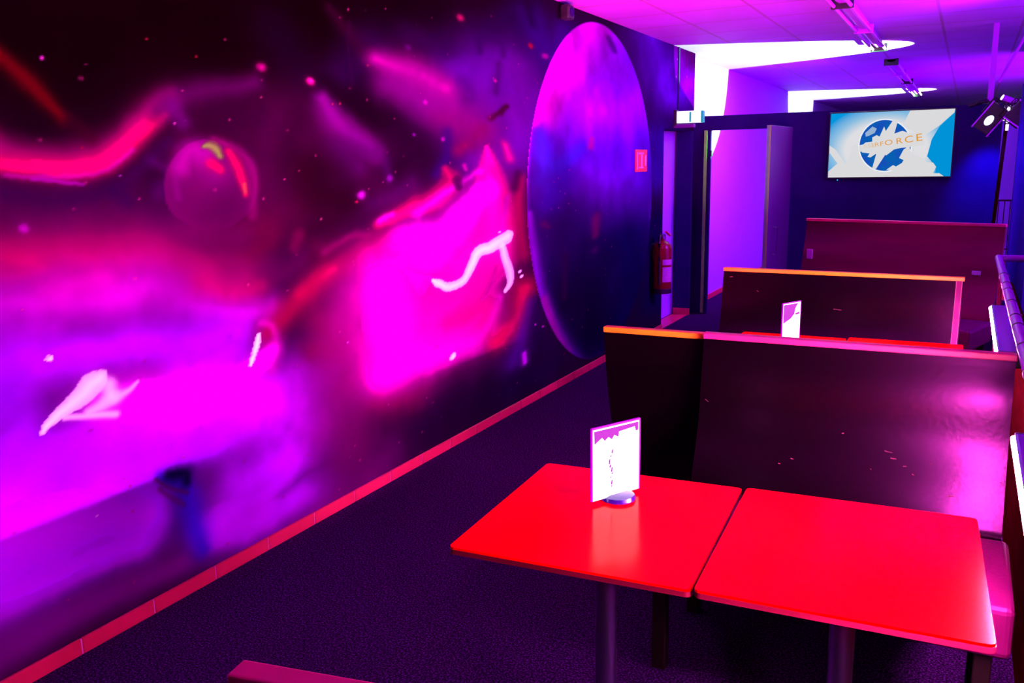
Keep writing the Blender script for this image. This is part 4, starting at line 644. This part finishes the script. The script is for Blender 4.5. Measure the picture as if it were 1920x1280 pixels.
# ------------------------------------------------------------------ tables
TG = 'red square café tables'
def table(label, loc, rz, w=.555, d=.62, h=.74):
    t = thing('cafe_table', label, 'table', loc, rz, TG)
    bm = B(); prism(bm, [(x, y, h-.006) for x, y in rrect(w, d, .014)], (0, 0, .006)); obj('tabletop', bm, m_table, t)
    bm = B(); prism(bm, [(x, y, h-.018) for x, y in rrect(w+.001, d+.001, .014)], (0, 0, .0115)); obj('edge_band', bm, m_tedge, t)
    bm = B(); box(bm, (-.17, -.17, h-.036), (.17, .17, h-.028), .002, 1); obj('mounting_plate', bm, m_dark, t)
    bm = B(); cyl(bm, (0, 0, .03), (0, 0, h-.034), .028, n=28); obj('column', bm, m_steel, t, True)
    bm = B(); lathe(bm, [(.21, 0), (.21, .008), (.19, .018), (.06, .032), (.03, .04)]); obj('base_plate', bm, m_steel, t)
    return t
table('left red table of the nearest pair, the menu stand on it', (-.745, 1.925, 0), .055, .566, .62, .737)
table('right red table of the nearest pair, beside the white lamp', (-.180, 1.953, 0), .045, .548, .622)
table('left red table of the far pair, with the distant menu stand', (-.725, 4.17, 0), .0, .50, .62, .737)
table('right red table of the far pair, mostly hidden behind the bench', (-.215, 4.19, 0), .0, .50, .62)

# ------------------------------------------------------------------ menu stands
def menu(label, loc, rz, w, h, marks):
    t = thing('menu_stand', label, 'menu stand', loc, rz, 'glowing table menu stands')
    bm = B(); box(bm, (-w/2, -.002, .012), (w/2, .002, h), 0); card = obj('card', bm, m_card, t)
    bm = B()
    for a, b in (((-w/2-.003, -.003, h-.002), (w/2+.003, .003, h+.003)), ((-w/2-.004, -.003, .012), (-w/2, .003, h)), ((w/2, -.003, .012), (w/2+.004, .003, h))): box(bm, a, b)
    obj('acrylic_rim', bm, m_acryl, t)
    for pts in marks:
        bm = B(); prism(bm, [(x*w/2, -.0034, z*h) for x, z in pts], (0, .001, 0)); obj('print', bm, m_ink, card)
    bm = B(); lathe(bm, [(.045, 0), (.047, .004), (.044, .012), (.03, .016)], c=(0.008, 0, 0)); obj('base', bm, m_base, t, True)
    return t
header = [(-.95, .97), (.95, .97), (.95, .86), (.84, .86), (.80, .92), (.10, .90), (.08, .83), (-.1, .87), (-.2, .82), (-.35, .86), (-.5, .82), (-.62, .87), (-.93, .80)]
squig = []
for k, (x, z, hh) in enumerate(((-.18, .66, .025), (-.24, .60, .01), (-.30, .53, .035), (-.27, .47, .02), (-.20, .42, .03), (-.18, .37, .01), (-.24, .32, .008), (-.2, .25, .03), (-.21, .2, .01))):
    squig.append([(x-.035, z-hh), (x+.02, z-hh), (x+.045, z+hh), (x-.01, z+hh)])
rz1 = math.atan2(.139, .075)
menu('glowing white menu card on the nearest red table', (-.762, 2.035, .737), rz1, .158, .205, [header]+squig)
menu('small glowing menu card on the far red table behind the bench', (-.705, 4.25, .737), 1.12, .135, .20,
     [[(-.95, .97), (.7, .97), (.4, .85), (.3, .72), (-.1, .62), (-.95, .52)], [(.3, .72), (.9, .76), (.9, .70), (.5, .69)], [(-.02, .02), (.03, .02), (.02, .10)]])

# ------------------------------------------------------------------ side panel, rail and the low tube lamps
sp = simple('side_panel', [((.242, .35, 0), (.268, 5.65, .90))], m_red, bev=.003); setp(sp, 'red-brown wooden side panel running under the rail on the right', 'panel')
rl = thing('handrail', 'violet-lit metal handrail running beside the booths on the right', 'handrail', (.185, 3.1, 0))
bm = B(); tube(bm, [(0, -2.7, 1.037), (0, 2.55, 1.037)], .019, 14); obj('top_rail', bm, m_batten, rl, True)
bm = B(); tube(bm, [(.022, -2.7, .995), (.022, 2.5, .995)], .010, 10); obj('lower_rail', bm, m_batten, rl, True)
bm = B(); tube(bm, [(0, 2.53, 1.037), (.34, 2.56, 1.037)], .019, 12); obj('end_rail', bm, m_batten, rl, True)
for y in (-2.4, -.7, .62, 1.9, 2.5):
    bm = B(); tube(bm, [(.02, y, 0 if y == 2.5 else .89), (.02, y, 1.02)], .012, 10); obj('post', bm, m_pink, rl, True)
for k in range(14):
    y = -2.3+k*.30+(k % 3)*.05
    bm = B(); tube(bm, [(0, y, 1.037), (0, y+.01, 1.037)], .021, 14); obj('cable_tie', bm, m_dark, rl)
def low_lamp(label, x, z, y0, y1):
    t = thing('tube_lamp', label, 'lamp', (x, (y0+y1)/2, z), 0, 'low tube lamps beside the booths'); L = (y1-y0)/2
    bm = B(); prism(bm, [(.004, -L, -.022), (.004, -L, .0), (.010, -L, .003), (.074, -L, .003), (.080, -L, -.004), (.080, -L, -.05), (.045, -L, -.055)], (0, 2*L, 0)); obj('housing', bm, m_hous, t)
    for a, b in ((-L-.02, -L), (L, L+.012)):
        bm = B(); box(bm, (.004, a, -.052), (.082, b, .004), .003); obj('end_cap', bm, m_dark, t)
    bm = B(); tube(bm, [(.004, -L+.001, -.011), (.004, L-.001, -.011)], .0085, 14); obj('tube', bm, m_tube, t, True)
    bm = B(); box(bm, (.078, -.03, -.05), (.094, .03, -.01)); obj('bracket', bm, m_dark, t)
low_lamp('glaring white tube lamp at the right edge beside the nearest tables', .145, .925, 1.30, 2.40)
low_lamp('short-looking white tube lamp with violet housing beside the far tables', .132, .932, 3.42, 4.50)

# ------------------------------------------------------------------ ceiling tube fixtures
for lab, y0, y1 in (('nearer long violet tube fixture hanging under the ceiling', 3.9, 9.45), ('farther tube fixture under the ceiling beyond the white beam', 10.9, 16.6)):
    t = thing('ceiling_tube_fixture', lab, 'ceiling light', (-.86, (y0+y1)/2, CZ), 0, 'ceiling tube fixtures'); L = (y1-y0)/2
    bm = B(); prism(bm, [(-.045, -L, 0), (-.045, -L, -.02), (-.02, -L, -.035), (.02, -L, -.035), (.045, -L, -.02), (.045, -L, 0)], (0, 2*L, 0)); obj('channel', bm, m_fixt, t)
    for s in (-.055, .055):
        bm = B(); tube(bm, [(s, -L+.02, -.052), (s, L-.02, -.052)], .013, 12); obj('tube', bm, m_fixt, t, True)
    k = 0; y = -L
    while y < L:
        bm = B(); box(bm, (-.075, y, -.07), (.075, y+.03, -.0), .004); obj('lamp_holder', bm, m_fixt if k % 2 else m_dark, t); y += L*2/4-.008; k += 1

# ------------------------------------------------------------------ exit sign, extinguisher, small signs
ex = thing('exit_sign', 'lit white and green exit sign box above the side doorway', 'sign', (WX, 8.42, 1.93))
bm = B(); box(bm, (.03, -.03, .045), (.285, .03, .155), .004); obj('light_box', bm, m_exit, ex)
for a, b in (((.155, -.032, .052), (.172, .032, .145)), ((.268, -.032, .045), (.287, .032, .152))):
    bm = B(); box(bm, a, b); obj('pictogram', bm, m_green, ex)
bm = B(); box(bm, (0, -.035, .02), (.03, .035, .17), .003); obj('wall_bracket', bm, m_dark, ex)
bm = B(); box(bm, (.0, -.03, 0), (.20, .03, .035), .004); obj('emergency_lamp', bm, m_door, ex)
cb = simple('wall_conduit', [((WX-.002, 8.50, 2.10), (WX+.012, 8.53, CZ))], m_part, bev=.002); setp(cb, 'thin dark vertical cable duct on the wall above the exit sign', 'cable duct')
sg = thing('extinguisher_sign', 'small red sign with pale pictogram on the mural above the extinguisher', 'sign', (WX, 7.44, 1.53))
bm = B(); box(bm, (0, -.15, 0), (.008, .15, .19), .001); obj('panel', bm, m_signred, sg)
bm = B()
for a, b in (((.008, -.115, .02), (.010, -.10, .17)), ((.008, -.07, .03), (.010, .05, .04)), ((.008, -.01, .04), (.010, .02, .16)), ((.008, -.07, .15), (.010, .05, .165)), ((.008, .09, .05), (.010, .12, .14))): box(bm, a, b)
obj('pictogram', bm, m_label, sg)
fe = thing('fire_extinguisher', 'red fire extinguisher hanging on the mural wall beside the side doorway', 'fire extinguisher', (WX+.098, 7.80, .42))
bm = B(); lathe(bm, [(.05, 0), (.078, .008), (.084, .03), (.085, .40), (.078, .44), (.05, .468), (.024, .478), (.022, .50)], 32); obj('cylinder', bm, m_extr, fe, True)
bm = B(); lathe(bm, [(.07, -.012), (.088, -.005), (.088, .035), (.0855, .038)], 32); obj('foot_ring', bm, m_dark, fe)
bm = B(); cyl(bm, (0, 0, .495), (0, 0, .54), .026); box(bm, (-.02, -.06, .52), (.02, .02, .54), .004); obj('valve', bm, m_steel, fe)
bm = B(); box(bm, (-.012, -.10, .545), (.012, .03, .56), .004, mtx=Matrix.Rotation(-.35, 4, 'X')); obj('handle', bm, m_signred, fe)
bm = B(); tube(bm, [(0, -.03, .53), (.0, -.09, .52), (.0, -.105, .46), (.0, -.10, .3), (.0, -.098, .08)], .012); obj('hose', bm, m_dark, fe, True)
bm = B()
for k in range(9):
    a0 = -1.25+k*.14; a1 = a0+.14
    for z0, z1 in ((.10, .24), (.26, .31)):
        prism(bm, [(.0862*math.cos(a0), .0862*math.sin(a0), z0), (.0862*math.cos(a1), .0862*math.sin(a1), z0), (.0862*math.cos(a1), .0862*math.sin(a1), z1), (.0862*math.cos(a0), .0862*math.sin(a0), z1)], (.0005, 0, 0))
obj('paper_label', bm, m_label, fe)
bm = B(); box(bm, (-.098, -.02, .30), (-.08, .02, .45)); obj('wall_hook', bm, m_dark, fe)
sn = thing('wall_speaker', 'small black speaker high on the mural under the ceiling edge', 'speaker', (WX, 5.73, 2.62))
bm = B(); box(bm, (.02, -.05, -.05), (.09, .05, .045), .015, 3); obj('housing', bm, m_dark, sn)
bm = B(); cyl(bm, (0, 0, 0), (.03, 0, .0), .012); obj('arm', bm, m_dark, sn)
bm = B(); cyl(bm, (.09, 0, 0), (.095, 0, 0), .03); obj('grille', bm, m_part, sn)

# ------------------------------------------------------------------ stage light cluster, post and curtain at the right
tp = thing('truss_post', 'thin violet post with diagonal brace hanging from the ceiling at right', 'post', (.115, 8.62, CZ))
bm = B(); box(bm, (-.022, -.022, -.63), (.022, .022, 0), .003); obj('upright', bm, m_fixt, tp)
bm = B(); tube(bm, [(.05, 0, -.48), (.26, 0, -.02)], .012); obj('brace', bm, m_fixt, tp, True)
bm = B(); tube(bm, [(-.16, 0, -.66), (-.02, 0, -.62), (.34, 0, -.64)], .018); obj('crossbar', bm, m_dark, tp, True)
bm = B()
for k in range(10):
    a = k*.7
    tube(bm, [(-.10+.04*k, -.03, -.64+.02*math.sin(a)), (-.08+.04*k, -.045, -.66+.03*math.cos(a)), (-.05+.04*k, -.03, -.63)], .009, 8)
obj('cable_bundle', bm, m_dark, tp, True)
def flood(label, loc, rx, ry, rz, lens, s=1.0):
    t = thing('stage_light', label, 'stage light', loc, 0, 'stage lights on the truss'); t.rotation_euler = (rx, ry, rz)
    bm = B(); box(bm, (-.07*s, -.02, -.12*s), (.07*s, .05, .12*s), .008); obj('housing', bm, m_dark, t)
    bm = B()
    for k in range(5): box(bm, (-.062*s, .05, (-.10+.045*k)*s), (.062*s, .066, (-.09+.045*k)*s))
    obj('cooling_fins', bm, m_fixt, t)
    for a, b in (((-.078*s, -.024, -.128*s), (-.068*s, -.014, .128*s)), ((.068*s, -.024, -.128*s), (.078*s, -.014, .128*s))):
        bm = B(); box(bm, a, b); obj('rim', bm, m_fixt, t)
    bm = B(); tt = bmesh.new(); bmesh.ops.create_uvsphere(tt, u_segments=20, v_segments=10, radius=1)
    bmesh.ops.transform(tt, matrix=Matrix.Translation((0, -.02, -.015*s)) @ Matrix.Diagonal((.030*s, .008, .046*s, 1)), verts=tt.verts); merge(bm, tt); obj('lens', bm, lens, t, True)
    bm = B(); tube(bm, [(-.085*s, .02, 0), (-.085*s, .03, .15*s), (.085*s, .03, .15*s), (.085*s, .02, 0)], .006, 8); obj('yoke', bm, m_dark, t, True)
flood('black stage light with glowing white lens hanging from the truss left of the post', (.125, 8.50, 1.915), .25, .62, .15, m_lens)
flood('black ribbed stage light at the right edge of the photo under the truss', (.385, 8.44, 1.90), .2, -.9, -.1, m_dark, 1.15)
sp_ = thing('stage_light', 'small violet tubular spotlight on top of the truss beside the post', 'stage light', (.25, 8.6, 2.06), 0, 'stage lights on the truss')
bm = B(); cyl(bm, (-.045, -.01, .025), (.05, .01, -.02), .026, .03); obj('housing', bm, m_fixt, sp_, True)
bm = B(); cyl(bm, (-.052, -.012, .029), (-.045, -.01, .025), .024); obj('lens', bm, m_lensm, sp_)
bm = B(); tube(bm, [(0, 0, -.01), (0, 0, -.06)], .008, 8); obj('arm', bm, m_dark, sp_)
st = thing('bright_gap', 'short vertical run of glowing pieces imitating bright gaps between the two stage lights', 'bright gap', (.255, 8.56, 1.8))  # glowing pieces added where bright background shows through the gaps
for k, (a, b) in enumerate(((.015, .065), (.075, .115), (.125, .215))):
    bm = B(); box(bm, (-.012, -.006, a), (.012, .006, b), .003); obj('gap_piece', bm, m_lensm, st)
lp = thing('leaning_pole', 'thin reddish pole leaning at the right end of the dark partition', 'pole', (.19, 8.95, 0))
bm = B(); tube(bm, [(.0, 0, 0), (.075, 0, 2.03)], .016, 12); obj('shaft', bm, m_red, lp, True)
bm = B(); tube(bm, [(.077, 0, 1.98), (.078, 0, 2.04)], .019, 12); obj('tip', bm, m_dark, lp, True)
cu = B(); n = 60; rows = []
for z in (0.0, .7, 1.4, 2.12):
    rows.append([cu.verts.new((.30+1.5*k/n, 7.55+.035*math.sin(k*.9)+.01*math.sin(k*2.3+z), z)) for k in range(n+1)])
for a, b in zip(rows, rows[1:]):
    for k in range(n): cu.faces.new((a[k], a[k+1], b[k+1], b[k]))
cm = obj('stage_curtain', cu, m_curtain, None, True); md = cm.modifiers.new('th', 'SOLIDIFY'); md.thickness = .012
setp(cm, 'dark blue-lit curtain hanging at the far right behind the handrail', 'curtain')
vr = thing('far_railing', 'thin dark metal railing in the violet gap left of the curtain', 'railing', (.30, 8.75, 0))
bm = B(); box(bm, (-.06, -.01, 1.22), (.14, .01, 1.235)); box(bm, (-.06, -.01, .80), (.14, .01, .812)); obj('crossbar', bm, m_dark, vr)
for x in (-.05, -.005, .04, .09):
    bm = B(); box(bm, (x-.004, -.004, 0), (x+.004, .004, 1.22)); obj('bar', bm, m_dark, vr)
struct(simple('wall_far_right', [((.2, 11.0, 0), (3.5, 11.1, 1.98))], m_violet))
wn = simple('far_glow_panel', [((.45, 23.96, 1.9), (4.8, 23.99, 2.6))], mat('far_wall_glow', (.8, .8, .8), .4, emit=(.9, .86, .9), estr=1.6)); struct(wn)  # added glowing panel imitating the brightly lit far wall
